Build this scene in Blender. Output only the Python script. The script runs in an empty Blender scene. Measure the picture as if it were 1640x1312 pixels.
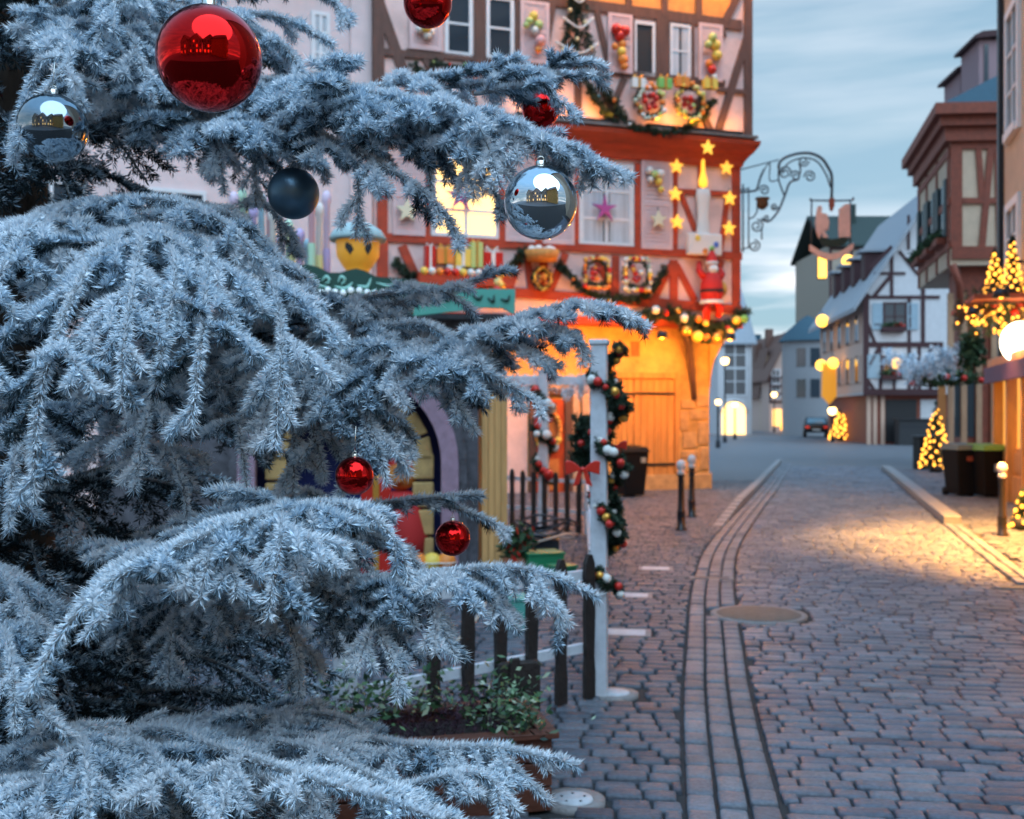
import bpy, math, random
import numpy as np
from mathutils import Vector, Matrix
R = math.radians
random.seed(11); RNG = np.random.default_rng(11)
scene = bpy.context.scene
COL = scene.collection

# ------------------------------------------------------------------ camera
F, CX, HY, CH = 1700.0, 820.0, 665.0, 1.6      # focal length, centre column, horizon row (photo pixels), eye height
cam_d = bpy.data.cameras.new("camera"); cam = bpy.data.objects.new("camera", cam_d); COL.objects.link(cam)
cam.location = (0, 0, CH); cam.rotation_euler = (R(90), 0, 0)
cam_d.sensor_width = 36; cam_d.lens = 36*F/1640; cam_d.shift_y = (HY-656)/1640
cam_d.clip_start = 0.05; cam_d.clip_end = 2000
cam_d.dof.use_dof = True; cam_d.dof.focus_distance = 2.05; cam_d.dof.aperture_fstop = 5.0
scene.camera = cam
# ------------------------------------------------------------------ world and sun
SUN_EL, SUN_ROT = 5.0, 200.0
w = bpy.data.worlds.new("World"); scene.world = w; w.use_nodes = True
nt = w.node_tree; nt.nodes.clear()
out = nt.nodes.new('ShaderNodeOutputWorld'); bg = nt.nodes.new('ShaderNodeBackground')
sky = nt.nodes.new('ShaderNodeTexSky'); sky.sky_type = 'NISHITA'; sky.sun_disc = False
sky.sun_elevation = R(SUN_EL); sky.sun_rotation = R(SUN_ROT); sky.air_density = 1.0; sky.dust_density = 0.6; sky.ozone_density = 3.0
tc = nt.nodes.new('ShaderNodeTexCoord'); mp = nt.nodes.new('ShaderNodeMapping'); mp.inputs['Scale'].default_value = (1.2, 1.2, 5.5)
nz = nt.nodes.new('ShaderNodeTexNoise'); nz.inputs['Scale'].default_value = 2.2; nz.inputs['Detail'].default_value = 7; nz.inputs['Roughness'].default_value = .55
rp = nt.nodes.new('ShaderNodeValToRGB'); rp.color_ramp.elements[0].position = .38; rp.color_ramp.elements[1].position = .66
mx = nt.nodes.new('ShaderNodeMix'); mx.data_type = 'RGBA'
mx.inputs['B'].default_value = (1.95, 2.9, 3.6, 1)
mul = nt.nodes.new('ShaderNodeMath'); mul.operation = 'MULTIPLY_ADD'; mul.inputs[1].default_value = .25; mul.inputs[2].default_value = .68
L = nt.links.new
L(tc.outputs['Generated'], mp.inputs['Vector']); L(mp.outputs[0], nz.inputs['Vector']); L(nz.outputs['Fac'], rp.inputs[0])
L(rp.outputs[0], mul.inputs[0]); L(mul.outputs[0], mx.inputs['Factor']); L(sky.outputs[0], mx.inputs['A'])
sx = nt.nodes.new('ShaderNodeSeparateXYZ'); L(tc.outputs['Generated'], sx.inputs[0])
mp2 = nt.nodes.new('ShaderNodeMapping'); mp2.inputs['Scale'].default_value = (1.6, 1.6, 14); L(tc.outputs['Generated'], mp2.inputs['Vector'])
n2 = nt.nodes.new('ShaderNodeTexNoise'); n2.inputs['Scale'].default_value = 1.7; n2.inputs['Detail'].default_value = 6; L(mp2.outputs[0], n2.inputs['Vector'])
r2 = nt.nodes.new('ShaderNodeValToRGB'); r2.color_ramp.elements[0].position = .42; r2.color_ramp.elements[1].position = .58; L(n2.outputs['Fac'], r2.inputs[0])
r3 = nt.nodes.new('ShaderNodeValToRGB'); e = r3.color_ramp.elements; e[0].position = .0; e[0].color = (.9,.9,.9,1); e[1].position = .34; e[1].color = (.22,.22,.22,1); q = e.new(.12); q.color = (1,1,1,1); q = e.new(.19); q.color = (.12,.12,.12,1); L(sx.outputs['Z'], r3.inputs[0])
m2 = nt.nodes.new('ShaderNodeMath'); m2.operation = 'MULTIPLY'; L(r2.outputs[0], m2.inputs[0]); L(r3.outputs[0], m2.inputs[1])
mx2 = nt.nodes.new('ShaderNodeMix'); mx2.data_type = 'RGBA'; mx2.inputs['B'].default_value = (6.2, 6.2, 6.5, 1); L(m2.outputs[0], mx2.inputs['Factor']); L(mx.outputs['Result'], mx2.inputs['A'])
r4 = nt.nodes.new('ShaderNodeValToRGB'); e = r4.color_ramp.elements; e[0].position = .36; e[0].color = (0,0,0,1); e[1].position = .75; e[1].color = (.85,.85,.85,1); L(sx.outputs['Z'], r4.inputs[0])
mx3 = nt.nodes.new('ShaderNodeMix'); mx3.data_type = 'RGBA'; mx3.inputs['B'].default_value = (2.1, 4.3, 7.0, 1); L(r4.outputs[0], mx3.inputs['Factor']); L(mx2.outputs['Result'], mx3.inputs['A'])
L(mx3.outputs['Result'], bg.inputs[0]); L(bg.outputs[0], out.inputs[0]); bg.inputs[1].default_value = 0.1
sl = bpy.data.lights.new("sun", 'SUN'); sl.energy = 1.5; sl.angle = R(70); sl.color = (.62, .82, 1); sl.specular_factor = 0
so = bpy.data.objects.new("sun", sl); COL.objects.link(so)
so.rotation_euler = (R(38), 0, R(25))
vs = scene.view_settings; vs.view_transform = 'Standard'; vs.look = 'None'; vs.exposure = 1.08; vs.gamma = 1
scene.cycles.use_denoising = True; scene.cycles.max_bounces = 6; scene.cycles.diffuse_bounces = 3; scene.cycles.glossy_bounces = 4
scene.cycles.sample_clamp_indirect = 6; scene.cycles.caustics_reflective = False; scene.cycles.caustics_refractive = False

# ------------------------------------------------------------------ helpers
def W3(px, py, d):                       # a point of the place, from where it is seen and how far off it stands
    return Vector(((px-CX)/F*d, d, CH-(py-HY)/F*d))
def GD(py): return CH*F/(py-HY)          # distance of the ground seen at a row
def G(px, py, z=0): d = GD(py); return Vector(((px-CX)/F*d, d, z))

_M = {}
def mat(name, col, rough=.7, metal=0, var=.0, vscale=8, bump=0, bscale=40, emit=None, es=0, spec=.5, attr=None, trans=0, stretch=None, grime=0, col2=None):
    if name in _M: return _M[name]
    m = bpy.data.materials.new(name); m.use_nodes = True; t = m.node_tree; b = t.nodes['Principled BSDF']
    b.inputs['Base Color'].default_value = (*col, 1); b.inputs['Roughness'].default_value = rough; b.inputs['Metallic'].default_value = metal
    b.inputs['Specular IOR Level'].default_value = spec
    if emit: b.inputs['Emission Color'].default_value = (*emit, 1); b.inputs['Emission Strength'].default_value = es
    if trans: b.inputs['Transmission Weight'].default_value = trans
    co = None
    if var or bump or col2:
        co = t.nodes.new('ShaderNodeTexCoord').outputs['Object']
        if stretch:
            mpn = t.nodes.new('ShaderNodeMapping'); mpn.inputs['Scale'].default_value = stretch; t.links.new(co, mpn.inputs[0]); co = mpn.outputs[0]
    if var or col2:
        n = t.nodes.new('ShaderNodeTexNoise'); n.inputs['Scale'].default_value = vscale; n.inputs['Detail'].default_value = 8; n.inputs['Roughness'].default_value = .65
        t.links.new(co, n.inputs['Vector'])
        r = t.nodes.new('ShaderNodeValToRGB'); r.color_ramp.elements[0].position = .3; r.color_ramp.elements[1].position = .7
        c2 = col2 or tuple(max(0, c*(1-var)) for c in col); c1 = tuple(min(1, c*(1+var*.5)) for c in col)
        r.color_ramp.elements[0].color = (*c2, 1); r.color_ramp.elements[1].color = (*c1, 1)
        t.links.new(n.outputs['Fac'], r.inputs[0]); t.links.new(r.outputs[0], b.inputs['Base Color'])
        rr = t.nodes.new('ShaderNodeMath'); rr.operation = 'MULTIPLY_ADD'; rr.inputs[1].default_value = .25; rr.inputs[2].default_value = rough-.12; rr.use_clamp = True
        t.links.new(n.outputs['Fac'], rr.inputs[0]); t.links.new(rr.outputs[0], b.inputs['Roughness'])
    if attr:
        a = t.nodes.new('ShaderNodeAttribute'); a.attribute_name = attr[0]
        r = t.nodes.new('ShaderNodeValToRGB'); els = r.color_ramp.elements
        els[0].color = (*attr[1], 1); els[1].color = (*attr[-1], 1)
        for i, c in enumerate(attr[2:-1]): e = els.new((i+1)/(len(attr)-2)); e.color = (*c, 1)
        t.links.new(a.outputs['Fac'], r.inputs[0]); t.links.new(r.outputs[0], b.inputs['Base Color'])
        if grime:
            g1 = t.nodes.new('ShaderNodeTexNoise'); g1.inputs['Scale'].default_value = 1.3; g1.inputs['Detail'].default_value = 10; g1.inputs['Roughness'].default_value = .75; t.links.new(co, g1.inputs['Vector'])
            gr_ = t.nodes.new('ShaderNodeMapRange'); gr_.inputs['From Min'].default_value = .32; gr_.inputs['From Max'].default_value = .68; gr_.inputs['To Min'].default_value = 1-grime; gr_.inputs['To Max'].default_value = 1+grime*.9; t.links.new(g1.outputs['Fac'], gr_.inputs[0])
            g2 = t.nodes.new('ShaderNodeTexNoise'); g2.inputs['Scale'].default_value = 55; g2.inputs['Detail'].default_value = 6; t.links.new(co, g2.inputs['Vector'])
            gq = t.nodes.new('ShaderNodeMapRange'); gq.inputs['From Min'].default_value = .35; gq.inputs['From Max'].default_value = .65; gq.inputs['To Min'].default_value = .85; gq.inputs['To Max'].default_value = 1.22; t.links.new(g2.outputs['Fac'], gq.inputs[0])
            gm = t.nodes.new('ShaderNodeMath'); gm.operation = 'MULTIPLY'; t.links.new(gr_.outputs[0], gm.inputs[0]); t.links.new(gq.outputs[0], gm.inputs[1])
            gv = t.nodes.new('ShaderNodeVectorMath'); gv.operation = 'SCALE'; t.links.new(r.outputs[0], gv.inputs[0]); t.links.new(gm.outputs[0], gv.inputs['Scale']); t.links.new(gv.outputs[0], b.inputs['Base Color'])
    if bump:
        n = t.nodes.new('ShaderNodeTexNoise'); n.inputs['Scale'].default_value = bscale; n.inputs['Detail'].default_value = 6
        t.links.new(co, n.inputs['Vector'])
        bp = t.nodes.new('ShaderNodeBump'); bp.inputs['Strength'].default_value = bump; bp.inputs['Distance'].default_value = .02
        t.links.new(n.outputs['Fac'], bp.inputs['Height']); t.links.new(bp.outputs[0], b.inputs['Normal'])
    _M[name] = m; return m

def glow(name, col, s): return mat(name, col, emit=col, es=s)

def tag(o, label=None, cat=None, group=None, kind=None):
    if label: o['label'] = label
    if cat: o['category'] = cat
    if group: o['group'] = group
    if kind: o['kind'] = kind
    return o
def empty(name, loc, rz=0, label=None, cat=None, group=None):
    o = bpy.data.objects.new(name, None); COL.objects.link(o); o.location = loc; o.rotation_euler = (0, 0, rz); o.empty_display_size = .1
    return tag(o, label, cat, group)
def link(name, me, parent=None):
    o = bpy.data.objects.new(name, me); COL.objects.link(o)
    if parent: o.parent = parent
    return o
def copy_tree(o, parent=None):
    c = o.copy(); COL.objects.link(c)
    if parent: c.parent = parent
    for ch in list(o.children): copy_tree(ch, c)
    return c

class MB:
    def __init__(s): s.v = []; s.f = []; s.m = []; s.sm = []
    def add(s, vs, fs, mi=0, sm=False):
        b = len(s.v); s.v += [tuple(x) for x in vs]
        for f in fs: s.f.append(tuple(b+i for i in f)); s.m.append(mi); s.sm.append(sm)
        return s
    def hexa(s, c, mi=0):      # 8 corners: bottom ring, top ring
        return s.add(c, [(3,2,1,0),(4,5,6,7),(0,1,5,4),(1,2,6,5),(2,3,7,6),(3,0,4,7)], mi)
    def box(s, x0, x1, y0, y1, z0, z1, mi=0):
        return s.hexa([(x0,y0,z0),(x1,y0,z0),(x1,y1,z0),(x0,y1,z0),(x0,y0,z1),(x1,y0,z1),(x1,y1,z1),(x0,y1,z1)], mi)
    def beam(s, p, q, wd, y0, y1, mi=0):   # timber lying in a wall's plane: p, q = (u, z)
        dx, dz = q[0]-p[0], q[1]-p[1]; l = math.hypot(dx, dz) or 1; nx, nz = -dz/l*wd/2, dx/l*wd/2
        a, b, c, d = (p[0]-nx, p[1]-nz), (q[0]-nx, q[1]-nz), (q[0]+nx, q[1]+nz), (p[0]+nx, p[1]+nz)
        return s.hexa([(k[0], y0, k[1]) for k in (a,b,c,d)]+[(k[0], y1, k[1]) for k in (a,b,c,d)], mi)
    def prism(s, poly, y0, y1, mi=0):      # polygon in (u, z) given a thickness along y
        n = len(poly)
        return s.add([(x,y0,z) for x,z in poly]+[(x,y1,z) for x,z in poly],
            [tuple(range(n)), tuple(range(2*n-1, n-1, -1))]+[(i, i+n, (i+1)%n+n, (i+1)%n) for i in range(n)], mi)
    def prismz(s, poly, z0, z1, mi=0):
        n = len(poly)
        return s.add([(x,y,z0) for x,y in poly]+[(x,y,z1) for x,y in poly],
            [tuple(range(n-1,-1,-1)), tuple(range(n, 2*n))]+[(i, (i+1)%n, (i+1)%n+n, i+n) for i in range(n)], mi)
    def lathe(s, prof, n=20, c=(0,0,0), mi=0):
        b = []
        for r, z in prof: b += [(c[0]+max(r,1e-4)*math.cos(2*math.pi*k/n), c[1]+max(r,1e-4)*math.sin(2*math.pi*k/n), c[2]+z) for k in range(n)]
        fs = [(i*n+k, i*n+(k+1)%n, (i+1)*n+(k+1)%n, (i+1)*n+k) for i in range(len(prof)-1) for k in range(n)]
        return s.add(b, fs, mi, True)
    def ball(s, c, r, n=14, m=9, mi=0, sz=1):
        return s.lathe([(r*math.sin(math.pi*i/m), -r*sz*math.cos(math.pi*i/m)) for i in range(m+1)], n, c, mi)
    def tube(s, path, r, n=8, mi=0, cap=True):
        P = [Vector(p) for p in path]; N = len(P); rs = r if isinstance(r, (list, tuple)) else [r]*N; vs = []; up = Vector((0.02, .03, 1))
        for i in range(N):
            t = (P[min(i+1, N-1)]-P[max(i-1, 0)])
            if t.length < 1e-9: t = Vector((0,0,1))
            t.normalize(); a = up.cross(t)
            if a.length < .05: a = Vector((0,1,.01)).cross(t)
            a.normalize(); b = t.cross(a)
            vs += [P[i]+(a*math.cos(2*math.pi*k/n)+b*math.sin(2*math.pi*k/n))*rs[i] for k in range(n)]
        fs = [(i*n+k, i*n+(k+1)%n, (i+1)*n+(k+1)%n, (i+1)*n+k) for i in range(N-1) for k in range(n)]
        if cap: fs += [tuple(range(n-1,-1,-1)), tuple(range((N-1)*n, N*n))]
        return s.add(vs, fs, mi, True)
    def build(s, name, m, parent=None, loc=None, bevel=0, rz=None):
        me = bpy.data.meshes.new(name); me.from_pydata(s.v, [], s.f)
        for x in (m if isinstance(m, (list, tuple)) else [m]): me.materials.append(x)
        me.polygons.foreach_set('material_index', s.m); me.polygons.foreach_set('use_smooth', s.sm)
        import bmesh
        bm = bmesh.new(); bm.from_mesh(me); bmesh.ops.recalc_face_normals(bm, faces=bm.faces[:]); bm.to_mesh(me); bm.free()
        o = link(name, me, parent)
        if loc is not None: o.location = loc
        if rz is not None: o.rotation_euler = (0, 0, rz)
        if bevel:
            b = o.modifiers.new('bevel', 'BEVEL'); b.width = bevel; b.segments = 2; b.limit_method = 'ANGLE'
        return o

def quads(name, V, m, parent=None, attr=None, smooth=False, k=4):   # V: (n, k, 3)
    n = len(V); me = bpy.data.meshes.new(name)
    me.vertices.add(n*k); me.vertices.foreach_set('co', V.astype(np.float32).ravel())
    me.loops.add(n*k); me.loops.foreach_set('vertex_index', np.arange(n*k, dtype=np.int32))
    me.polygons.add(n); me.polygons.foreach_set('loop_start', np.arange(0, n*k, k, dtype=np.int32))
    me.polygons.foreach_set('loop_total', np.full(n, k, dtype=np.int32))
    if smooth: me.polygons.foreach_set('use_smooth', np.ones(n, dtype=bool))
    if attr is not None:
        a = me.attributes.new(attr[0], 'FLOAT', 'POINT'); a.data.foreach_set('value', np.repeat(attr[1], k).astype(np.float32))
    me.materials.append(m); me.update(calc_edges=True); me.validate()
    return link(name, me, parent)

def needles(S, dens, nl, wd, ang=(40, 70), up=.25, fb=.5, fv=.2, fz=.3, tf=None):
    """S: (n,2,3) twig segments -> needle quads (m,4,3) and frost values."""
    S = np.asarray(S, dtype=float); d = S[:,1]-S[:,0]; l = np.linalg.norm(d, axis=1)+1e-9
    cnt = RNG.poisson(l*dens); idx = np.repeat(np.arange(len(S)), cnt); m = len(idx)
    t = RNG.random(m); base = S[idx,0]+d[idx]*t[:,None]; ax = (d/l[:,None])[idx]
    r = RNG.normal(size=(m,3)); r -= (r*ax).sum(1)[:,None]*ax; r /= np.linalg.norm(r, axis=1)[:,None]+1e-9
    a = np.radians(RNG.uniform(*ang, m)); dr = ax*np.cos(a)[:,None]+r*np.sin(a)[:,None]
    dr[:,2] += up*(.3+np.abs(r[:,2])); dr /= np.linalg.norm(dr, axis=1)[:,None]
    ln = nl*RNG.uniform(.65, 1.2, m); ww = wd*RNG.uniform(.7, 1.3, m)
    s = np.cross(dr, RNG.normal(size=(m,3))); s /= np.linalg.norm(s, axis=1)[:,None]+1e-9
    mid = base+dr*(ln*.55)[:,None]; tip = base+dr*ln[:,None]
    V = np.stack([base, mid-s*(ww/2)[:,None], tip, mid+s*(ww/2)[:,None]], 1)
    fr = fb+fz*r[:,2]+RNG.normal(0, fv, m)
    if tf is not None: fr += np.asarray(tf)[idx]
    return V, np.clip(fr, 0, 1)

def spline(pts, n):
    P = [Vector(p) for p in pts]; P = [P[0]*2-P[1]]+P+[P[-1]*2-P[-2]]; o = []
    seg = len(P)-3
    for i in range(n):
        t = i/(n-1)*seg; k = min(int(t), seg-1); u = t-k; a, b, c, d = P[k:k+4]
        o.append(.5*((2*b)+(c-a)*u+(2*a-5*b+4*c-d)*u*u+(3*b-a-3*c+d)*u**3))
    return o

class Fr:
    """A facade: origin at its right-hand foot, x along the wall, y into the house, z up."""
    def __init__(s, px, d, deg):
        s.a = R(deg); s.O = Vector(((px-CX)/F*d, d)); s.ux = Vector((math.cos(s.a), math.sin(s.a))); s.n = Vector((-math.sin(s.a), math.cos(s.a)))
    def L(s, px, py, y=0):
        r = Vector(((px-CX)/F, 1)); t = (s.O.dot(s.n)+y)/r.dot(s.n)
        return ((r*t-s.O).dot(s.ux), CH-(py-HY)/F*t)
    def W(s, u, y, z): p = s.O+s.ux*u+s.n*y; return Vector((p.x, p.y, z))
    def root(s, name, *a): return empty(name, (s.O.x, s.O.y, 0), s.a, *a)
    def at(s, name, px, py, y, *a):      # a thing fixed to the wall
        u, z = s.L(px, py, y); return empty(name, s.W(u, y, z), s.a, *a)

def lamp(name, loc, energy, col, size=.1, parent=None, typ='POINT', rot=None, spot=None, sx=None):
    l = bpy.data.lights.new(name, typ); l.energy = energy; l.color = col
    if typ == 'AREA':
        l.size = size
        if sx: l.shape = 'RECTANGLE'; l.size = sx; l.size_y = size
    else: l.shadow_soft_size = size
    if spot: l.spot_size = R(spot); l.spot_blend = .6
    o = bpy.data.objects.new(name, l); COL.objects.link(o); o.location = loc
    if rot: o.rotation_euler = rot
    if parent: o.parent = parent
    return o
def star_poly(r, k=.45, n=5, ph=90):
    return [((r if i%2==0 else r*k)*math.cos(R(ph+i*180/n)), (r if i%2==0 else r*k)*math.sin(R(ph+i*180/n))) for i in range(2*n)]
# ================================================================== ground, road, pavements
M_mortar = mat('joint_sand', (.028,.028,.03), .8, var=.4, vscale=20, bump=.4, bscale=120)
M_ground = mat('far_paving', (.17,.17,.18), .55, var=.25, vscale=3, bump=.3, bscale=20)
M_cobble = mat('cobble_stone', (.2,.19,.2), .42, bump=.35, bscale=70, attr=('tone', (.045,.058,.085), (.085,.102,.138), (.12,.135,.168), (.175,.185,.215)), grime=.35, spec=.45)
M_setts = mat('pavement_sett', (.2,.19,.19), .5, bump=.3, bscale=60, attr=('tone', (.05,.06,.08), (.085,.096,.12), (.12,.128,.15)), grime=.35, spec=.4)
M_kerb = mat('kerb_granite', (.3,.28,.27), .5, bump=.3, bscale=50, attr=('tone', (.085,.098,.12), (.13,.142,.168), (.18,.188,.21)), grime=.35, spec=.45)
g = MB(); g.box(-500, 500, -60, 900, -.6, -.035); g.build('ground', M_ground)['kind'] = 'structure'

EXC = [(G(px,py).x, G(px,py).y, rx, ry) for px, py, rx, ry in ((918,1283,.13,.13),(985,1112,.13,.13),(1215,985,.37,.37),(1140,927,.2,.06),(1632,942,.2,.07),(1003,1015,.18,.14),(1012,955,.18,.14),(1050,912,.18,.14))]
def cobbles(name, cells, m, z0=0, inset=.012, h=.03, dome=.012):
    """cells: list of (cx, cy, hx, hy, angle) stones -> one mesh of rounded setts."""
    cells = [q for q in cells if not any(((q[0]-x)/(rx+q[2]*.55))**2+((q[1]-y)/(ry+q[3]*.55))**2 < 1 for x, y, rx, ry in EXC)]
    c = np.array(cells); n = len(c); K = 8
    ph = np.array([a for a in (-1,-1,1,1,1,1,-1,-1)]); ca = .84
    ex = np.array([1, ca, -ca, -1, -1, -ca, ca, 1.]); ey = np.array([ca, 1, 1, ca, -ca, -1, -1, -ca])
    rings = []
    jit = RNG.normal(0, .018, (n, K)); tl = RNG.normal(0, .012, (n, 2)); dz = RNG.normal(0, .003, n)
    for fr, z in ((1.0, -h), (1.0, -.006), (.97, .001), (.89, .0055), (.5, .0075)):
        x = (c[:,2]-inset/2)[:,None]*ex*(1+jit)*fr; y = (c[:,3]-inset/2)[:,None]*ey*(1+jit)*fr
        zz = z0+z*np.ones((n, K))+dz[:,None]+x*tl[:,:1]+y*tl[:,1:]
        ct, st = np.cos(c[:,4])[:,None], np.sin(c[:,4])[:,None]
        rings.append(np.stack([c[:,0,None]+x*ct-y*st, c[:,1,None]+x*st+y*ct, zz], 2))
    V = np.stack(rings, 1)               # n, 5, 8, 3
    nr = len(rings); vi = np.arange(n*nr*K).reshape(n, nr, K); q = []
    for r in range(nr-1):
        a = vi[:, r]; b = vi[:, r+1]; q.append(np.stack([a, np.roll(a,-1,1), np.roll(b,-1,1), b], 2).reshape(-1, 4))
    q = np.concatenate(q); top = vi[:, nr-1]
    me = bpy.data.meshes.new(name); me.vertices.add(n*nr*K); me.vertices.foreach_set('co', V.astype(np.float32).ravel())
    nl = len(q)*4+n*K; me.loops.add(nl); me.loops.foreach_set('vertex_index', np.concatenate([q.ravel(), top.ravel()]).astype(np.int32))
    me.polygons.add(len(q)+n); st = np.concatenate([np.arange(len(q))*4, len(q)*4+np.arange(n)*K]); tot = np.concatenate([np.full(len(q), 4), np.full(n, K)])
    me.polygons.foreach_set('loop_start', st.astype(np.int32)); me.polygons.foreach_set('loop_total', tot.astype(np.int32))
    me.polygons.foreach_set('use_smooth', np.ones(len(q)+n, dtype=bool))
    a = me.attributes.new('tone', 'FLOAT', 'POINT'); a.data.foreach_set('value', np.repeat(np.clip(RNG.normal(.5, .22, n), 0, 1), nr*K).astype(np.float32))
    me.materials.append(m); me.update(calc_edges=True); me.validate()
    o = link(name, me); o['kind'] = 'structure'; return o

kerbL = [G(*p) for p in ((1104,1500),(1098,1312),(1093,1145),(1098,1050),(1112,927),(1145,860),(1215,785),(1236,760),(1252,742))]   # left edge of the gutter strip
kerbL = [Vector((.43,2.2,0))]+kerbL
kerbR = [G(*p) for p in ((1405,748),(1500,830),(1640,945))]
KL = spline(kerbL, 160)
KR = [Vector((3.2,2,0)), Vector((3.75,5.5,0)), kerbR[2], kerbR[1], Vector((8.9,24.4,0)), kerbR[0], Vector((13,40,0))]
KR = spline(KR, 120)
def xat(C, y):
    for a, b in zip(C, C[1:]):
        if a.y <= y <= b.y: return a.x+(b.x-a.x)*(y-a.y)/(b.y-a.y+1e-9)
    return C[0].x if y < C[0].y else C[-1].x
SW = .39
# bed under the stones
g = MB(); g.add([(-20,-3,-.012),(26,-3,-.012),(26,44,-.012),(-20,44,-.012)], [(0,1,2,3)]); g.build('paving_bed', M_mortar)['kind'] = 'structure'
ang = R(-8); ca, sa = math.cos(ang), math.sin(ang)
road = []; v = 1.5
while v < 46:
    hy = random.uniform(.048, .062); u = -3-random.random()*.2
    while u < 16:
        wd = random.choice((.12,.15,.17,.19,.2,.23))*random.uniform(.92,1.08)
        cu, cv = u+wd/2, v+hy; x, y = cu*ca-cv*sa, cu*sa+cv*ca
        xa, xb = xat(KL, y)+SW+.012, xat(KR, y)-.012
        lo, hi = max(x-wd/2, xa), min(x+wd/2, xb)
        if 2.6 < y < 33 and hi-lo > .05: road.append(((lo+hi)/2, y, (hi-lo)/2, hy, ang+random.gauss(0,.01)))
        u += wd
    v += 2*hy
cobbles('road', road, M_cobble, inset=.01)
strip = []
for k in range(3):
    s = 0; i = 0; C = [p+Vector((.065+k*.13, 0, 0)) for p in KL]
    acc = [0]
    for a, b in zip(C, C[1:]): acc.append(acc[-1]+(b-a).length)
    while s < acc[-1]-.3:
        ln = random.uniform(.15, .21); m_ = s+ln/2
        while acc[i+1] < m_: i += 1
        t = (m_-acc[i])/(acc[i+1]-acc[i]); p = C[i].lerp(C[i+1], t); d = C[i+1]-C[i]
        if p.y > 2.6: strip.append((p.x, p.y, .062, ln/2, math.atan2(d.y, d.x)-math.pi/2))
        s += ln
cobbles('gutter_strip', strip, M_kerb, z0=.008, inset=.012)
pav = []; v = 1
while v < 40:
    hy = random.uniform(.05, .06); u = -5-random.random()*.2
    while u < 12:
        wd = random.uniform(.12, .2); cu, cv = u+wd/2, v+hy; a2 = R(-5); x, y = cu*math.cos(a2)-cv*math.sin(a2), cu*math.sin(a2)+cv*math.cos(a2)
        lo, hi = x-wd/2, min(x+wd/2, xat(KL, y)-.008)
        if 3 < y < 26 and -2.6 < x and hi-lo > .045: pav.append(((lo+hi)/2, y, (hi-lo)/2, hy, a2+random.gauss(0,.02)))
        u += wd
    v += 2*hy
cobbles('pavement', pav, M_setts, z0=.004, inset=.012)
pav = []; v = 0
while v < 40:
    hy = random.uniform(.05, .062); u = -2-random.random()*.2
    while u < 18:
        wd = random.uniform(.12, .22); cu, cv = u+wd/2, v+hy; a2 = R(-17); x, y = cu*math.cos(a2)-cv*math.sin(a2), cu*math.sin(a2)+cv*math.cos(a2)
        if 4 < y < 31 and xat(KR, y)+.3 < x < xat(KR, y)+5.2 and x/y < .62: pav.append((x, y, wd/2, hy, a2))
        u += wd
    v += 2*hy
cobbles('pavement', pav, M_setts, z0=.01, inset=.01)
# kerb stones along the right side: flush near, raised further up
ks = MB(); kf = []
for i in range(len(KR)-1):
    a, b = KR[i], KR[i+1]; d = (b-a).normalized(); nrm = Vector((d.y, -d.x, 0)); b = b-d*.012
    if a.y < 2 : continue
    if 15.5 < a.y < 31:
        c = [a, a+nrm*.24, b+nrm*.24, b]; ks.hexa([(p.x,p.y,-.03) for p in c]+[(p.x,p.y,.13) for p in c])
    elif a.y <= 15.5:
        for k in range(2):
            p = (a+b)/2+nrm*(.06+.125*k); kf.append((p.x, p.y, .058, (b-a).length/2, math.atan2(d.y, d.x)-math.pi/2))
for a, b_ in zip(KL, KL[1:]):
    if 15 < a.y and b_.y < 36:
        d = (b_-a).normalized(); nrm = Vector((d.y, -d.x, 0)); e_ = b_-d*.012; c = [a-nrm*.16, a-nrm*.005, e_-nrm*.005, e_-nrm*.16]; hh_ = min(.13, .02+(a.y-15)*.03)
        ks.hexa([(p.x,p.y,-.03) for p in c]+[(p.x,p.y,hh_) for p in c])
ks.build('kerb', mat('kerb_stone', (.22,.225,.24), .5, var=.3, vscale=6, bump=.3, bscale=50), bevel=.02)['kind'] = 'structure'
cobbles('gutter_strip', kf, M_kerb, z0=.012)
g = MB()
g.add([(-60,23.5,-.008),(120,23.5,-.008),(120,260,-.008),(-60,260,-.008)], [(0,1,2,3)]); g.build('road', mat('worn_setts', (.115,.12,.135), .6, var=.3, vscale=1.5, bump=.5, bscale=9))['kind'] = 'structure'
# metal and stone covers set in the paving
def cover(name, px, py, rx, ry, m, label, square=False, rz=0):
    p = G(px, py); o = empty(name, (p.x, p.y, .0), rz, label, 'cover')
    b = MB()
    if square: b.box(-rx, rx, -ry, ry, -.03, .014)
    else: b.lathe([(0,-.03),(rx,-.03),(rx,.01),(rx*.97,.014),(0,.014)], 32)
    b.build('plate', m, o, bevel=.006 if square else 0)
    b = MB()
    if square: b.box(-rx-.04, rx+.04, -ry-.04, -ry, -.03, .012); b.box(-rx-.04, rx+.04, ry, ry+.04, -.03, .012); b.box(-rx-.04, -rx, -ry, ry, -.03, .012); b.box(rx, rx+.04, -ry, ry, -.03, .012)
    else: b.lathe([(rx+.002,-.03),(rx+.05,-.03),(rx+.05,.01),(rx+.002,.01)], 32)
    b.build('rim', M_kerb2, o)
    return o
M_kerb2 = mat('cover_rim', (.24,.23,.23), .6, var=.3, vscale=30, bump=.3)
M_cov = mat('pale_cover', (.5,.53,.57), .5, var=.25, vscale=25, bump=.2)
o = cover('manhole_cover', 918, 1283, .083, 0, M_cov, 'round pale cover in the setts beside the wooden planter')
b = MB()
for k in range(5): a = k*1.257+.3; b.lathe([(.006,.0142),(.006,.017),(0,.017)], 8, (.05*math.cos(a), .05*math.sin(a), 0))
b.build('bolt', mat('dark_iron', (.03,.03,.033), .5, var=.3), o)
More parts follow.
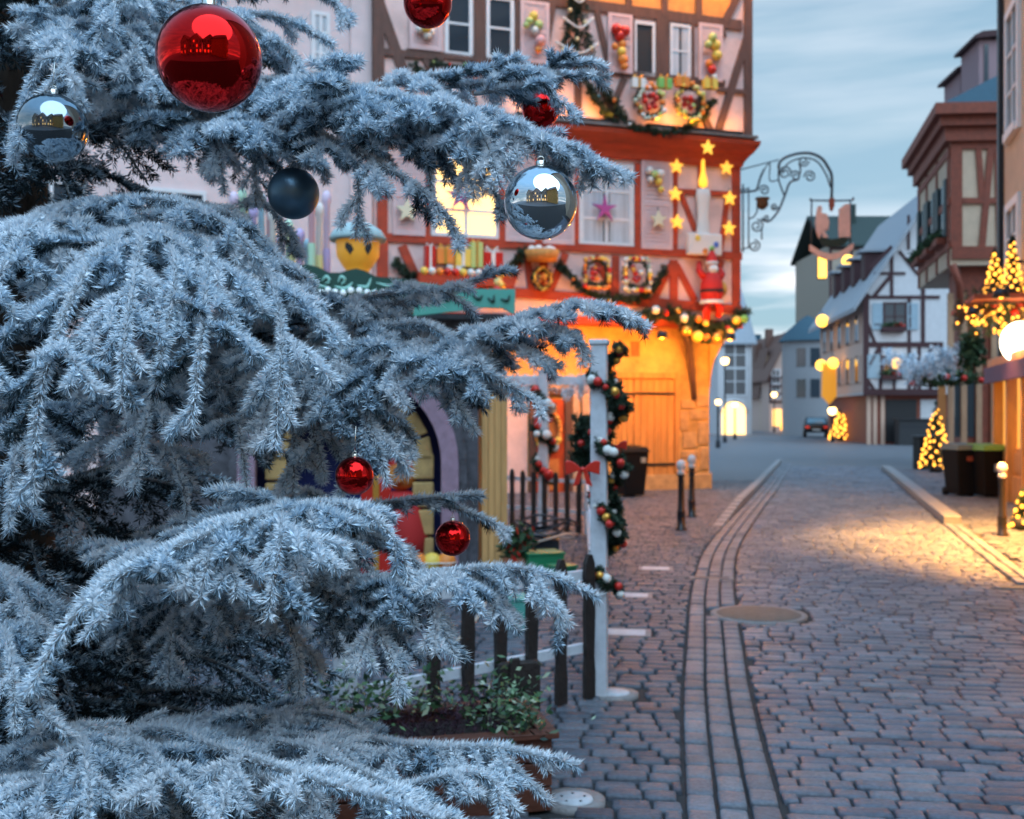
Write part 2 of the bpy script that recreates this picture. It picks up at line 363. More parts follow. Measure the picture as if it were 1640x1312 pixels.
cover('manhole_cover', 985, 1112, .085, 0, M_cov, 'small round pale cover at the foot of the white fence post')
cover('manhole_cover', 1215, 985, .33, .0, mat('rusty_iron', (.12,.105,.09), .55, var=.6, vscale=14, bump=.8, bscale=45), 'large rusty round iron cover in the cobbled road beside the gutter')
cover('gutter_slot', 1140, 927, .17, .035, mat('dark_iron', (.03,.03,.033), .5, var=.3), 'narrow dark drain slot across the gutter strip', True, ang)
cover('gutter_slot', 1632, 942, .17, .04, mat('dark_iron', (.03,.03,.033), .5, var=.3), 'narrow dark drain slot on the lamp lit right side of the road', True, ang)
for px, py, lab in ((1003,1015,'pale paving slab just right of the garland wound fence post'),(1012,955,'pale paving slab in the middle of three on the left pavement'),(1050,912,'pale paving slab farthest from the fence on the left pavement')):
    cover('paving_slab', px, py, .14, .1, M_cov, lab, True, ang)
# ================================================================== the frosted spruce
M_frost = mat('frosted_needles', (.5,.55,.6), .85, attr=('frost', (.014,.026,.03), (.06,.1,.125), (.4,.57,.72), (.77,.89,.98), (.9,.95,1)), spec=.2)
M_core = mat('frosted_twig', (.42,.47,.52), .9, col2=(.12,.13,.13), vscale=60, bump=.5, bscale=200)
M_bark = mat('spruce_bark', (.09,.065,.05), .9, var=.5, vscale=12, bump=.8, bscale=30, stretch=(1,1,.3))
TREE = empty('spruce_tree', (-1.42, 3.05, 0), 0, 'big spruce with blue white frosted branches hung with baubles, filling the left foreground', 'tree')
TO = np.array([-1.42, 3.05, 0.])
b = MB(); b.tube([(0,0,-.03),(.02,0,.8),(0,.02,2),(.01,0,3.4),(0,0,5.2)], [.1,.09,.075,.05,.015], 14); b.build('trunk', M_bark, TREE)

WK = 1.35
def frond(pts, width, droop=.5, dens=4600, nl=.021, wd=.0014, sub=True, step=.056, flat=None, fb=.57, tipw=.16):
    """A spruce branch: axis through pts, side twigs that hang, twiglets on those, needles on all."""
    P = spline(pts, 40); A = np.array([tuple(p) for p in P]); sl = np.linalg.norm(np.diff(A, axis=0), axis=1); acc = np.concatenate([[0], np.cumsum(sl)]); Lm = acc[-1]
    segs = []; tf = []; cores = []
    r0 = .0025+.003*Lm
    cores.append(([tuple(p) for p in A], [r0*(1-.8*i/39)+.002 for i in range(40)]))
    for i in range(39):
        if acc[i] > .12*Lm: segs.append((A[i], A[i+1])); tf.append(.12)
    def at(s):
        i = min(np.searchsorted(acc, s, 'right')-1, 38); t = (s-acc[i])/sl[i]; d = A[i+1]-A[i]; return A[i]+d*t, d/np.linalg.norm(d)
    s = .1*Lm; side = 1; UPV = np.array([0,0,1.])
    while s < Lm*.985:
        q = s/Lm; p, t = at(s); h = np.cross(t, UPV); hn = np.linalg.norm(h)
        h = h/hn if hn > .25 else np.array([1.,0,0]) if flat is None else np.array(flat)
        h = h*side
        prof = min(1, q*3.2+.25)*(1-q)**.62+.06
        l = max(WK*width*prof*random.uniform(.55, 1.25), .045)
        el = random.gauss(0, .22)
        d0 = t*random.uniform(.55,.85)+h*random.uniform(.6,.95)+UPV*el; d0 /= np.linalg.norm(d0)
        n = max(4, int(l/.03)); Q = [p]; dd = d0.copy()
        fl = random.gauss(.02, .19)
        for k in range(n):
            dd = dd+np.array([0,0,-1.])*droop*(.16+.1*random.random())*4/n+RNG.normal(0,.05,3); dd /= np.linalg.norm(dd); Q.append(Q[-1]+dd*l/n)
        for k in range(n): segs.append((Q[k], Q[k+1])); tf.append(fl+.05)
        cores.append(([tuple(x) for x in Q], [.0035*(1-.6*k/n) for k in range(n+1)]))
        if sub and l > .07:
            m_ = int(l/.025); s2 = 1
            for k in range(1, m_):
                f = k/m_
                if f < .12: continue
                i = min(int(f*n), n-1); p2 = Q[i]+(Q[i+1]-Q[i])*(f*n-i); t2 = (Q[i+1]-Q[i]); t2 = t2/np.linalg.norm(t2)
                nn = np.cross(t2, h if abs(t2@UPV) > .9 else UPV); nn /= np.linalg.norm(nn)+1e-9
                l2 = min(.1, l*.46)*(1-f)**.6*random.uniform(.6,1.15)+.016
                dv = t2*.75+nn*s2*.68+RNG.normal(0,.15,3)+np.array([0,0,-.12*droop]); dv /= np.linalg.norm(dv)
                e1 = p2+dv*l2*.5; dv2 = dv+np.array([0,0,-.25*droop]); dv2 /= np.linalg.norm(dv2)
                segs += [(p2, e1), (e1, e1+dv2*l2*.5)]; f2 = fl+random.gauss(0,.1); tf += [f2, f2]
                s2 = -s2
        side = -side; s += step*random.uniform(.65,1.25)*(2.2 if random.random() < .16 else 1)
    return np.array(segs), np.array(tf), cores, dict(dens=dens, nl=nl, wd=wd, fb=fb)
NC = [0]
def branch(pts, *a, core=True, **k):
    S, tf, cores, o = frond(pts, *a, **k); S = S-TO
    V, fr = needles(S, o['dens'], o['nl'], o['wd'], ang=(30, 68), up=.15, fb=o['fb'], tf=tf, fz=.34, fv=.17); NC[0] += len(V)
    if core:      # clots of flock lying on the upper side of the twigs
        V2, f2 = needles(S, 500, .015, .0055, ang=(45, 95), up=1.1, fb=.84, fv=.12, fz=.1, tf=tf)
        V = np.concatenate([V, V2]); fr = np.concatenate([fr, f2])
    c = MB()
    for path, rr in (cores if core else cores[:1]): c.tube([Vector(x)-Vector(TO) for x in path], rr, 5, cap=False)
    br = quads('branch', V, M_frost, TREE, ('frost', fr))
    c.build('stem', M_core, br)
    return br
T = lambda *p: [W3(*q) for q in p]
H = dict(droop=.95)
branch(T((80,170,2.95),(240,140,2.75),(430,130,2.5),(600,150,2.3),(760,185,2.2),(880,225,2.15),(1012,285,2.12)), .25, .9, step=.038)
branch(T((420,160,2.6),(600,140,2.45),(720,118,2.4),(850,118,2.37),(975,124,2.35)), .15, .55, step=.036)
branch(T((700,140,2.45),(820,130,2.36),(900,105,2.33),(948,98,2.32)), .1, .4, step=.036)
branch(T((760,150,2.35),(850,140,2.3),(900,165,2.28),(930,190,2.27)), .07, .5)
branch(T((200,210,2.8),(360,200,2.5),(500,215,2.35),(620,270,2.22),(700,330,2.17),(742,392,2.15)), .18, .85, step=.038)
branch(T((430,160,2.5),(560,180,2.35),(690,225,2.22),(770,280,2.17),(812,345,2.15)), .17, .9, step=.038)
branch(T((380,120,2.6),(520,160,2.4),(560,230,2.3),(575,300,2.28),(570,380,2.27)), .17, .9)
branch(T((500,150,2.4),(640,170,2.25),(800,215,2.15),(930,240,2.1),(950,300,2.1)), .17, .9, step=.038)
branch(T((330,110,2.6),(440,150,2.45),(470,210,2.4),(480,270,2.4)), .14, .8)
branch(T((100,630,2.95),(260,600,2.75),(440,565,2.5),(620,560,2.35),(780,530,2.25),(900,492,2.2),(980,495,2.17),(1037,525,2.15)), .25, .75, step=.036)
branch(T((250,570,2.8),(450,545,2.6),(580,500,2.48),(700,470,2.43),(810,432,2.4)), .15, .5, step=.036)
branch(T((330,540,2.7),(480,500,2.55),(600,475,2.45),(700,465,2.4),(760,500,2.38)), .16, .65, step=.036)
branch(T((400,570,2.5),(560,565,2.32),(700,580,2.22),(800,610,2.17),(872,652,2.15)), .17, .75, step=.038)
branch(T((420,570,2.5),(520,575,2.3),(575,640,2.2),(600,700,2.17),(620,775,2.15)), .2, .85, step=.038)
branch(T((400,600,2.55),(480,610,2.4),(500,680,2.33),(520,760,2.3)), .14, .8)
branch(T((560,560,2.35),(660,570,2.25),(720,620,2.2),(750,680,2.18)), .13, .8)
branch(T((200,860,2.9),(400,850,2.6),(560,815,2.45),(680,800,2.4),(772,793,2.38)), .1, .5)
branch(T((400,870,2.65),(560,830,2.5),(680,805,2.42),(760,825,2.4),(815,853,2.38)), .11, .6)
branch(T((450,860,2.6),(560,850,2.45),(640,880,2.35),(690,930,2.33)), .12, .7)
branch(T((120,980,2.95),(300,950,2.7),(480,930,2.4),(640,925,2.25),(800,910,2.15),(890,925,2.12),(957,957,2.1)), .24, .9, step=.038)
branch(T((350,940,2.5),(500,940,2.3),(580,980,2.18),(620,1040,2.1),(650,1115,2.07)), .17, .8)
branch(T((560,930,2.3),(660,940,2.2),(700,990,2.15),(730,1055,2.12)), .13, .8)
branch(T((300,950,2.6),(420,960,2.4),(470,1020,2.3),(480,1110,2.25)), .15, .8)
branch(T((300,860,2.6),(440,815,2.15),(420,825,1.85),(310,865,1.68),(180,930,1.6),(95,1020,1.56),(45,1112,1.54)), .2, .75)
branch(T((380,850,2.4),(500,810,2.0),(580,820,1.88),(635,870,1.83),(655,930,1.82)), .19, .85)
branch(T((360,850,2.3),(440,820,1.95),(450,850,1.78),(440,920,1.72),(430,990,1.7)), .2, .8)
branch(T((330,860,2.3),(380,835,1.9),(340,880,1.7),(320,960,1.65)), .18, .8)
branch(T((200,880,2.4),(240,880,1.95),(180,920,1.75),(160,1000,1.68)), .15, .8)
branch(T((120,420,2.8),(190,375,2.2),(140,430,1.9),(90,540,1.76),(60,660,1.72),(55,800,1.7)), .22, .7)
branch(T((150,400,2.7),(220,370,2.15),(215,440,1.9),(200,540,1.76),(195,650,1.72)), .22, .75)
branch(T((200,400,2.7),(320,385,2.2),(330,450,1.95),(320,560,1.82),(305,690,1.78)), .23, .75)
branch(T((250,400,2.7),(400,420,2.25),(445,490,2.05),(450,590,1.93),(440,715,1.9)), .21, .75)
branch(T((60,400,2.7),(60,350,2.1),(10,420,1.85),(-40,520,1.75),(-60,650,1.72)), .22, .7)
branch(T((160,440,2.6),(260,400,2.1),(280,450,1.9),(260,560,1.8),(250,620,1.78)), .2, .8)
branch(T((150,640,2.7),(240,620,2.3),(230,690,2.1),(215,785,2.03)), .16, .8)
branch(T((200,640,2.7),(370,630,2.4),(385,700,2.25),(395,780,2.2)), .15, .8)
branch(T((150,700,2.7),(260,720,2.4),(290,770,2.3),(300,820,2.27)), .15, .8)
branch(T((30,640,2.6),(30,680,2.2),(20,760,2.05),(15,850,2.0)), .16, .8)
branch(T((80,330,2.6),(260,320,2.3),(360,360,2.15),(420,420,2.1)), .16, .7)
branch(T((100,1200,2.9),(300,1160,2.6),(450,1150,2.35),(640,1195,2.17),(800,1200,2.1),(925,1227,2.05)), .2, .7)
branch(T((60,1210,2.7),(230,1170,2.2),(350,1200,1.9),(500,1250,1.72),(610,1280,1.65),(705,1315,1.6)), .22, .65)
branch(T((0,1210,2.6),(110,1170,2.1),(140,1230,1.8),(140,1330,1.68)), .2, .75)
branch(T((60,1210,2.6),(200,1190,2.1),(270,1240,1.8),(340,1310,1.67),(390,1390,1.6)), .21, .7)
branch(T((200,1220,2.6),(420,1190,2.2),(560,1230,2.0),(680,1290,1.9),(760,1330,1.87)), .18, .8)
branch(T((250,1200,2.7),(420,1150,2.4),(540,1150,2.3),(600,1190,2.25)), .14, .6)
branch(T((-60,1000,2.5),(0,1010,2.1),(20,1080,1.9),(25,1170,1.85)), .16, .8)
branch(T((-40,880,2.6),(30,960,2.2),(60,1120,1.95),(110,1180,1.9)), .14, .7)
branch(T((60,20,2.95),(200,10,2.7),(350,20,2.55),(450,30,2.5),(530,70,2.47)), .2, .7)
branch(T((80,-60,2.9),(300,-60,2.65),(440,-40,2.55),(520,-10,2.52),(560,40,2.5)), .18, .7)
branch(T((60,40,2.8),(110,40,2.4),(70,90,2.3),(40,160,2.27),(18,240,2.26)), .1, .7)
branch(T((60,60,2.8),(190,50,2.45),(225,100,2.35),(245,165,2.33)), .14, .8)
branch(T((120,200,2.9),(300,170,2.65),(345,230,2.55),(360,310,2.53)), .14, .85)
branch(T((200,120,2.85),(330,100,2.65),(400,180,2.55),(410,330,2.53)), .14, .85)
branch(T((300,30,2.7),(430,60,2.5),(480,110,2.45),(500,170,2.43)), .15, .8)
branch(T((100,-20,2.7),(200,-20,2.4),(170,30,2.3),(150,90,2.28)), .14, .8)
branch(T((400,320,2.75),(440,340,2.65),(450,390,2.62),(430,440,2.6)), .1, .9)
branch(T((200,1250,2.5),(450,1230,2.2),(600,1265,2.05),(760,1240,1.98),(830,1300,1.95)), .18, .8)
branch(T((300,1200,2.4),(480,1180,2.2),(560,1215,2.1),(600,1290,2.05)), .17, .8)
branch(T((400,1200,2.35),(600,1190,2.2),(720,1215,2.12),(790,1290,2.1)), .17, .85)
branch(T((500,1200,2.3),(700,1195,2.15),(800,1215,2.1),(880,1285,2.07)), .13, .8)
branch(T((-60,1260,2.4),(60,1250,1.95),(60,1290,1.8),(50,1380,1.7)), .18, .7)
branch(T((450,130,2.5),(620,155,2.3),(680,230,2.22),(690,310,2.2)), .14, .9)
branch(T((600,150,2.35),(760,190,2.2),(850,230,2.15),(880,270,2.13)), .13, .9)
branch(T((260,320,2.6),(380,350,2.4),(450,420,2.3),(500,470,2.25)), .13, .7)
branch(T((480,480,2.6),(600,520,2.4),(680,520,2.3),(740,560,2.25)), .12, .7)
branch(T((380,600,2.6),(460,600,2.45),(470,690,2.35),(470,790,2.3)), .15, .8)
branch(T((420,640,2.6),(540,620,2.4),(560,700,2.3),(550,790,2.27)), .14, .85)
branch(T((400,800,2.6),(500,790,2.4),(540,840,2.35),(560,910,2.33)), .13, .8)
branch(T((450,560,2.5),(560,590,2.35),(630,650,2.28),(650,720,2.25)), .13, .85)
branch(T((420,900,2.6),(540,890,2.4),(610,930,2.33),(640,990,2.3)), .13, .8)
branch(T((70,40,2.5),(115,80,2.2),(80,140,2.1),(45,190,2.07),(22,242,2.06)), .08, .7)
branch(T((130,120,2.4),(120,150,2.2),(100,190,2.1),(92,215,2.09)), .05, .7)
branch(T((620,560,2.38),(740,550,2.28),(830,560,2.22),(900,590,2.2)), .13, .8, step=.038)
branch(T((760,540,2.3),(850,520,2.23),(920,540,2.2),(945,580,2.18)), .12, .8, step=.038)
branch(T((620,520,2.45),(700,540,2.35),(740,600,2.3),(740,670,2.28)), .13, .85, step=.038)
branch(T((800,915,2.2),(860,930,2.16),(890,970,2.13),(900,1010,2.12)), .1, .85, step=.038)
branch(T((640,925,2.28),(760,930,2.2),(800,980,2.15),(830,1010,2.13)), .13, .85, step=.038)
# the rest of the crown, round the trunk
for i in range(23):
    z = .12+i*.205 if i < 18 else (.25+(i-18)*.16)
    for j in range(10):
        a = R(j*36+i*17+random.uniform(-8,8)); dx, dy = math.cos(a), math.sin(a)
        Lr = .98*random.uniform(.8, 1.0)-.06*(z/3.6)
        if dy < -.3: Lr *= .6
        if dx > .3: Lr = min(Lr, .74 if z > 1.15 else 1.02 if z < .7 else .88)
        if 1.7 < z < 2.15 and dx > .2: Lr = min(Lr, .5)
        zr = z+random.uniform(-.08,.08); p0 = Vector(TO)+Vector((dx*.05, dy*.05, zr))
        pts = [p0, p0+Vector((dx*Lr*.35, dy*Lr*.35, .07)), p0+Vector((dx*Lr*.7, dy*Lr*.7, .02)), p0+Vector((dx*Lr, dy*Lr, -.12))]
        branch(pts, .2, .7, dens=900, nl=.022, wd=.0032, step=.045, core=False, fb=.1)  # sparsely flocked inner needles, coloured extra dark to deepen the shaded gaps
for i in range(5):
    z = 3.9+i*.27
    for j in range(5):
        a = R(j*72+i*31); Lr = (5.3-z)*.55; dx, dy = math.cos(a), math.sin(a); p0 = Vector(TO)+Vector((0,0,z))
        branch([p0, p0+Vector((dx*Lr*.5, dy*Lr*.5, .06)), p0+Vector((dx*Lr, dy*Lr, -.08))], .2, .6, dens=260, nl=.026, wd=.005, step=.08, core=False, fb=.45)
print("needles", NC[0])
# ---- baubles
M_cap = mat('bauble_cap', (.75,.72,.65), .25, 1)
def bauble(px, py, dia_px, d, m, label, name='bauble', cords=.05):
    r = dia_px/2/F*d; p = W3(px, py, d); o = empty(name, p, 0, label, 'bauble', 'baubles hung on the frosted spruce')
    bb = MB(); bb.ball((0,0,0), r, 48, 32); bb.build('globe', m, o)
    bb = MB(); bb.lathe([(r*.13,r*.97),(r*.14,r*1.12),(r*.1,r*1.14),(0,r*1.14)], 16); bb.build('cap', M_cap, o)
    bb = MB(); bb.tube([(r*.09*math.cos(t), 0, r*1.17+r*.09*math.sin(t)) for t in [i*math.pi/6 for i in range(13)]], r*.02, 6)
    bb.tube([(0,0,r*1.25),(.002,.003,r*1.25+cords)], .0008, 5); bb.build('hook', M_cap, o)
    return o
M_red = mat('red_bauble', (.62,.012,.012), .07, 1, var=.12, vscale=18); M_chrome = mat('mirror_bauble', (.62,.68,.72), .03, 1)
M_smoke = mat('matte_blue_bauble', (.1,.17,.23), .38, .8, bump=.05, bscale=400); M_clear = mat('silver_bauble', (.28,.33,.37), .08, 1, var=.15, vscale=18)
bauble(335, 94, 166, 1.98, M_red, 'largest shiny red bauble, hanging near the top of the tree')
bauble(866, 325, 118, 2.06, M_chrome, 'mirror silver bauble hanging from the long upper branch in front of the pink house')
bauble(470, 310, 82, 2.42, M_smoke, 'matte blue grey bauble hanging under the upper branch')
bauble(85, 205, 108, 2.1, M_clear, 'silver mirror bauble half wrapped in twigs at the far left of the tree')
bauble(568, 762, 62, 2.08, M_red, 'small red bauble hanging left of the purple pillar')
bauble(725, 862, 57, 2.36, M_red, 'small red bauble hanging in front of the lit wooden boards')
bauble(685, 5, 78, 2.55, M_red, 'red bauble at the top edge, in front of the pink shutter')
bauble(866, 176, 60, 2.45, M_red, 'red bauble half hidden by the topmost branch tip, in front of the red cornice')
# ================================================================== houses
M_pink = mat('pink_plaster', (.84,.6,.56), .85, var=.28, vscale=1.4, bump=.4, bscale=18)
M_pale = mat('pale_pink_plaster', (.74,.6,.6), .85, var=.1, vscale=3, bump=.15, bscale=30)
M_timber = mat('dark_timber', (.13,.065,.05), .75, var=.4, vscale=9, bump=.4, bscale=30, stretch=(1,1,.25))
M_redtim = mat('red_timber', (.46,.055,.018), .65, var=.35, vscale=8, bump=.3, bscale=30, stretch=(.3,1,1))
M_ochre = mat('ochre_plaster', (.78,.44,.14), .85, var=.5, vscale=1.6, bump=.6, bscale=14)
M_gate = mat('gate_board', (.68,.3,.075), .7, var=.35, vscale=10, bump=.3, bscale=30, stretch=(1,1,.12))
M_shut = mat('pink_shutter', (.7,.5,.5), .6, var=.1, vscale=12)
M_white = mat('white_paint', (.72,.74,.77), .5, var=.08, vscale=10)
M_pane = mat('window_pane', (.03,.045,.06), .06, spec=.8)
M_curt = mat('net_curtain', (.55,.6,.65), .8, var=.35, vscale=14, stretch=(1,1,.05))
M_lit = glow('lit_window', (1,.6,.2), 1.2)
M_tile = mat('roof_tile', (.16,.08,.06), .7, var=.4, vscale=12, bump=.6, bscale=25)
M_dark = mat('dark_opening', (.012,.012,.014), .6)
M_iron = mat('wrought_iron', (.03,.035,.045), .45, .6)
M_stone = mat('quoin_stone', (.62,.36,.15), .85, var=.35, vscale=6, bump=.4, bscale=20)
M_pine = mat('garland_needles', (.02,.05,.025), .7, attr=('frost', (.008,.02,.012), (.02,.05,.028), (.06,.1,.06)))
M_gold = mat('gold_ornament', (.8,.42,.08), .3, .7); M_rball = mat('red_ornament', (.6,.03,.02), .3, .2); M_yel = mat('yellow_ornament', (.85,.6,.1), .5)
M_wball = mat('white_ornament', (.75,.75,.72), .5); M_grn = mat('green_ornament', (.2,.5,.12), .5); M_orange = mat('orange_ornament', (.8,.25,.04), .5)
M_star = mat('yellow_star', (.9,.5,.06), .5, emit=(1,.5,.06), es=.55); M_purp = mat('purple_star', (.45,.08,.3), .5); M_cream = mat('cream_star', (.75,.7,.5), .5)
PART_Y = [0]
def jig(): PART_Y[0] = (PART_Y[0]+1) % 17; return PART_Y[0]*.0006
def timbers(fr, root, lst, y, m, name='timber_frame', th=.05, deep=.02):
    b = MB()
    for x0, y0, x1, y1, wpx in lst:
        p, q = fr.L(x0, y0, y), fr.L(x1, y1, y); b.beam(p, q, wpx*SC(fr), y-th-jig(), y+deep)
    return b.build(name, m, root)
def SC(fr): return fr.O.y/F
def win(fr, root, x0, y0, x1, y1, y, cols=1, rows=2, pane=None, fm=None, fw=.07, curtain=False, rec=.06, name='window', tall=None):
    """window: frame proud of the wall > pane and curtain behind it"""
    u0, z1 = fr.L(x0, (y0), y); u1, z0 = fr.L(x1, y1, y); z1 = fr.L((x0+x1)/2, (y0+y0)/2, y)[1]; z0 = fr.L((x0+x1)/2, y1, y)[1]
    return win_l(root, u0, u1, z0, z1, y, cols, rows, pane, fm, fw, curtain, name)
def win_l(root, u0, u1, z0, z1, y, cols=1, rows=2, pane=None, fm=None, fw=.07, curtain=False, name='window'):
    b = MB(); a = y-.05; c = y+.0
    b.box(u0, u0+fw, a, c, z0, z1); b.box(u1-fw, u1, a, c, z0, z1); b.box(u0+fw, u1-fw, a, c, z0, z0+fw); b.box(u0+fw, u1-fw, a, c, z1-fw, z1)
    for k in range(1, cols): x = u0+(u1-u0)*k/cols; b.box(x-fw*.4, x+fw*.4, a+.006, c, z0+fw, z1-fw)
    for k in range(1, rows):
        z = z0+(z1-z0)*k/rows
        for j in range(cols):
            xa = u0+fw if j == 0 else u0+(u1-u0)*j/cols+fw*.4; xb = u1-fw if j == cols-1 else u0+(u1-u0)*(j+1)/cols-fw*.4
            b.box(xa, xb, a+.01, c, z-fw*.3, z+fw*.3)
    o = b.build(name, fm or M_white, root)
    b = MB(); b.box(u0+fw*.5, u1-fw*.5, y-.022, y-.012, z0+fw*.5, z1-fw*.5); b.build('pane', pane or M_pane, o)
    if curtain:
        b = MB(); wv = (u1-u0)
        for s0, s1 in ((.08,.44),(.56,.92)):
            n = 14; pts = [(u0+wv*(s0+(s1-s0)*i/n), y-.026-.006*(i%2)) for i in range(n+1)]
            b.add([(x,yy,z) for z in (z0+fw, z1-fw) for x, yy in pts], [(i,i+1,i+n+2,i+n+1) for i in range(n)])
        b.build('curtain', M_curt, o)
    return o
def shutter(fr, root, x0, y0, x1, y1, y, m=None, slats=9):
    u0, _ = fr.L(x0, y0, y); u1, z0 = fr.L(x1, y1, y); z1 = fr.L((x0+x1)/2, y0, y)[1]; z0 = fr.L((x0+x1)/2, y1, y)[1]
    return shutter_l(root, u0, u1, z0, z1, y, m, slats)
def shutter_l(root, u0, u1, z0, z1, y, m=None, slats=9):
    b = MB(); f = .07; a = y-.075; c = y-.035
    b.box(u0, u0+f, a, c, z0, z1); b.box(u1-f, u1, a, c, z0, z1)
    zm = (z0+z1)/2
    for za, zb in ((z0, z0+f), (zm-f/2, zm+f/2), (z1-f, z1)): b.box(u0+f, u1-f, a, c, za, zb)
    for za, zb in ((z0+f, zm-f/2), (zm+f/2, z1-f)):
        for k in range(slats):
            z = za+(zb-za)*(k+.5)/slats; h = (zb-za)/slats*.42
            b.hexa([(u0+f,a+.006,z-h),(u1-f,a+.006,z-h),(u1-f,a+.018,z-h),(u0+f,a+.018,z-h),(u0+f,a+.02,z+h),(u1-f,a+.02,z+h),(u1-f,a+.032,z+h),(u0+f,a+.032,z+h)])
    return b.build('shutter', m or M_shut, root)
def gable_roof(root, u0, u1, y0, y1, ze, zr, m, ridge='x', name='roof', over=.4, th=.16):
    b = MB()
    if ridge == 'x':
        ym = (y0+y1)/2; ds = (zr-ze)/(ym-y0)
        poly = [(y0-over, ze-over*ds), (ym, zr), (y1+over, ze-over*ds), (y1+over, ze-over*ds+th), (ym, zr+th*1.2), (y0-over, ze-over*ds+th)]
        n = 6; b.add([(u0-over,a,z) for a,z in poly]+[(u1+over,a,z) for a,z in poly], [tuple(range(n)), tuple(range(2*n-1,n-1,-1))]+[(i,i+n,(i+1)%n+n,(i+1)%n) for i in range(n)])
    else:
        um = (u0+u1)/2; ds = (zr-ze)/(um-u0)
        b.prism([(u0-over, ze-over*ds), (um, zr), (u1+over, ze-over*ds), (u1+over, ze-over*ds+th), (um, zr+th*1.2), (u0-over, ze-over*ds+th)], y0-over, y1+over)
    return b.build(name, m, root)

# ---------------------------------------------------------------- the pink half-timbered house
PK = Fr(1186, 22.8, 17.5); H1 = PK.root('half_timbered_house', 'pink half-timbered house with red beams over a lit ochre ground floor, hung with ornaments', 'house')
YG, Y1, Y2 = .42, 0.0, -.3
uL = PK.L(598, 400, 0)[0]; uGR = PK.L(1136, 700, YG)[0]; zJ = PK.L(1100, 512, 0)[1]; zJ2 = PK.L(1186, 243, 0)[1]; zT = 11.6
uR2 = PK.L(1203, 100, Y2)[0]
b = MB(); b.box(uL, uGR, YG, 9, -.03, zJ); b.build('wall', M_ochre, H1)
b = MB(); b.box(uL, 0, Y1, 9, zJ+.002, zJ2); b.build('wall', M_pink, H1)
b = MB(); b.box(uL, uR2, Y2, 9, zJ2+.002, zT); b.build('wall', M_pink, H1)
gable_roof(H1, uL, uR2, Y2, 9, zT+.5, zT+6, M_tile)
b = MB(); b.box(uL, uR2+.05, Y2-.35, Y2+.2, zT-.0+.002, zT+.5); b.build('eave', M_redtim, H1)
# first floor timbers
timbers(PK, H1, [(604,380,1187,411,12),(1178,256,1178,500,14),(1080,255,1080,405,8),(1086,307,1174,312,8),(1121,258,1121,398,8),(1090,312,1113,370,8),(1165,308,1153,400,8),(1170,262,1180,300,7),
  (1040,484,1186,497,14),(604,452,1045,486,14),(1078,417,1078,482,13),(1074,424,1047,480,10),(1082,424,1112,482,10),(1155,418,1132,488,9),
  (612,385,612,452,16),(643,394,668,450,13),(835,402,815,462,12),(775,400,800,460,12),(842,402,850,465,10),(905,406,880,468,11),(870,404,870,466,12),(952,410,985,474,11),(985,410,985,474,11),
  (612,250,612,380,15),(684,250,684,384,7),(803,255,803,390,10),(922,258,922,398,8),(1020,262,1020,400,9),(860,255,860,395,12)], Y1, M_redtim)
# second floor timbers
timbers(PK, H1, [(606,-60,606,152,16),(1197,-60,1197,222,14),(604,-2,650,128,15),(612,84,710,93,10),(650,84,1160,134,9),(768,-60,768,110,17),(829,-60,829,106,8),(680,95,703,135,10),
  (885,2,1187,42,16),(606,-36,885,3,14),(1060,30,1060,126,22),(922,-40,922,14,10),(1006,-40,1006,20,10),(1063,-40,1063,28,10),(1118,-40,1118,34,10),(1192,-30,1160,36,12),
  (1195,62,1147,218,12),(1147,144,1194,149,7),(1112,160,1140,216,11),(1012,30,1012,128,6),(1108,40,1108,132,6),(1155,42,1160,60,6),
  (955,118,990,208,10),(1000,125,965,206,10),(925,115,925,200,11),(895,112,870,196,10),(745,98,760,178,10),(800,104,790,184,10),(850,110,860,190,10),(640,90,660,164,10),(955,20,975,110,9),(885,8,868,104,9)], Y2, M_timber)
# lit panels under the upper jetty: ochre boards
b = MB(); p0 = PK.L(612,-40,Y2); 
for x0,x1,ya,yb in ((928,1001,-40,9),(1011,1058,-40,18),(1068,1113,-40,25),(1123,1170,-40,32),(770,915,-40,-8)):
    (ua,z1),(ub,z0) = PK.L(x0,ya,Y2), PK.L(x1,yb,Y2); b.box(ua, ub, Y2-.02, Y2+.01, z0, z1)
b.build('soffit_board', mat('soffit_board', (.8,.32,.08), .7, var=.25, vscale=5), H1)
# cornice between the floors
b = MB(); ur = uR2+.08
b.prism([], 0, 0) if False else None
zc = zJ2
prof = [(Y1-.03, zc-.38), (Y1-.1, zc-.36), (Y1-.16, zc-.2), (Y1-.3, zc-.1), (Y1-.42, zc+.05), (Y1-.44, zc+.14), (Y2+.02, zc+.18), (Y2+.02, zc-.1)]
n = len(prof); b.add([(uL-.1,a,z) for a,z in prof]+[(ur-.25+max(0,-a)*.75,a,z) for a,z in prof], [tuple(range(n)), tuple(range(2*n-1,n-1,-1))]+[(i,i+n,(i+1)%n+n,(i+1)%n) for i in range(n)])
b.build('cornice', M_redtim, H1)
b = MB(); b.box(uL-.1, ur, Y1-.46, Y2+.02, zc+.182, zc+.24); b.build('ledge', mat('lead_ledge', (.2,.17,.16), .6, var=.3), H1)
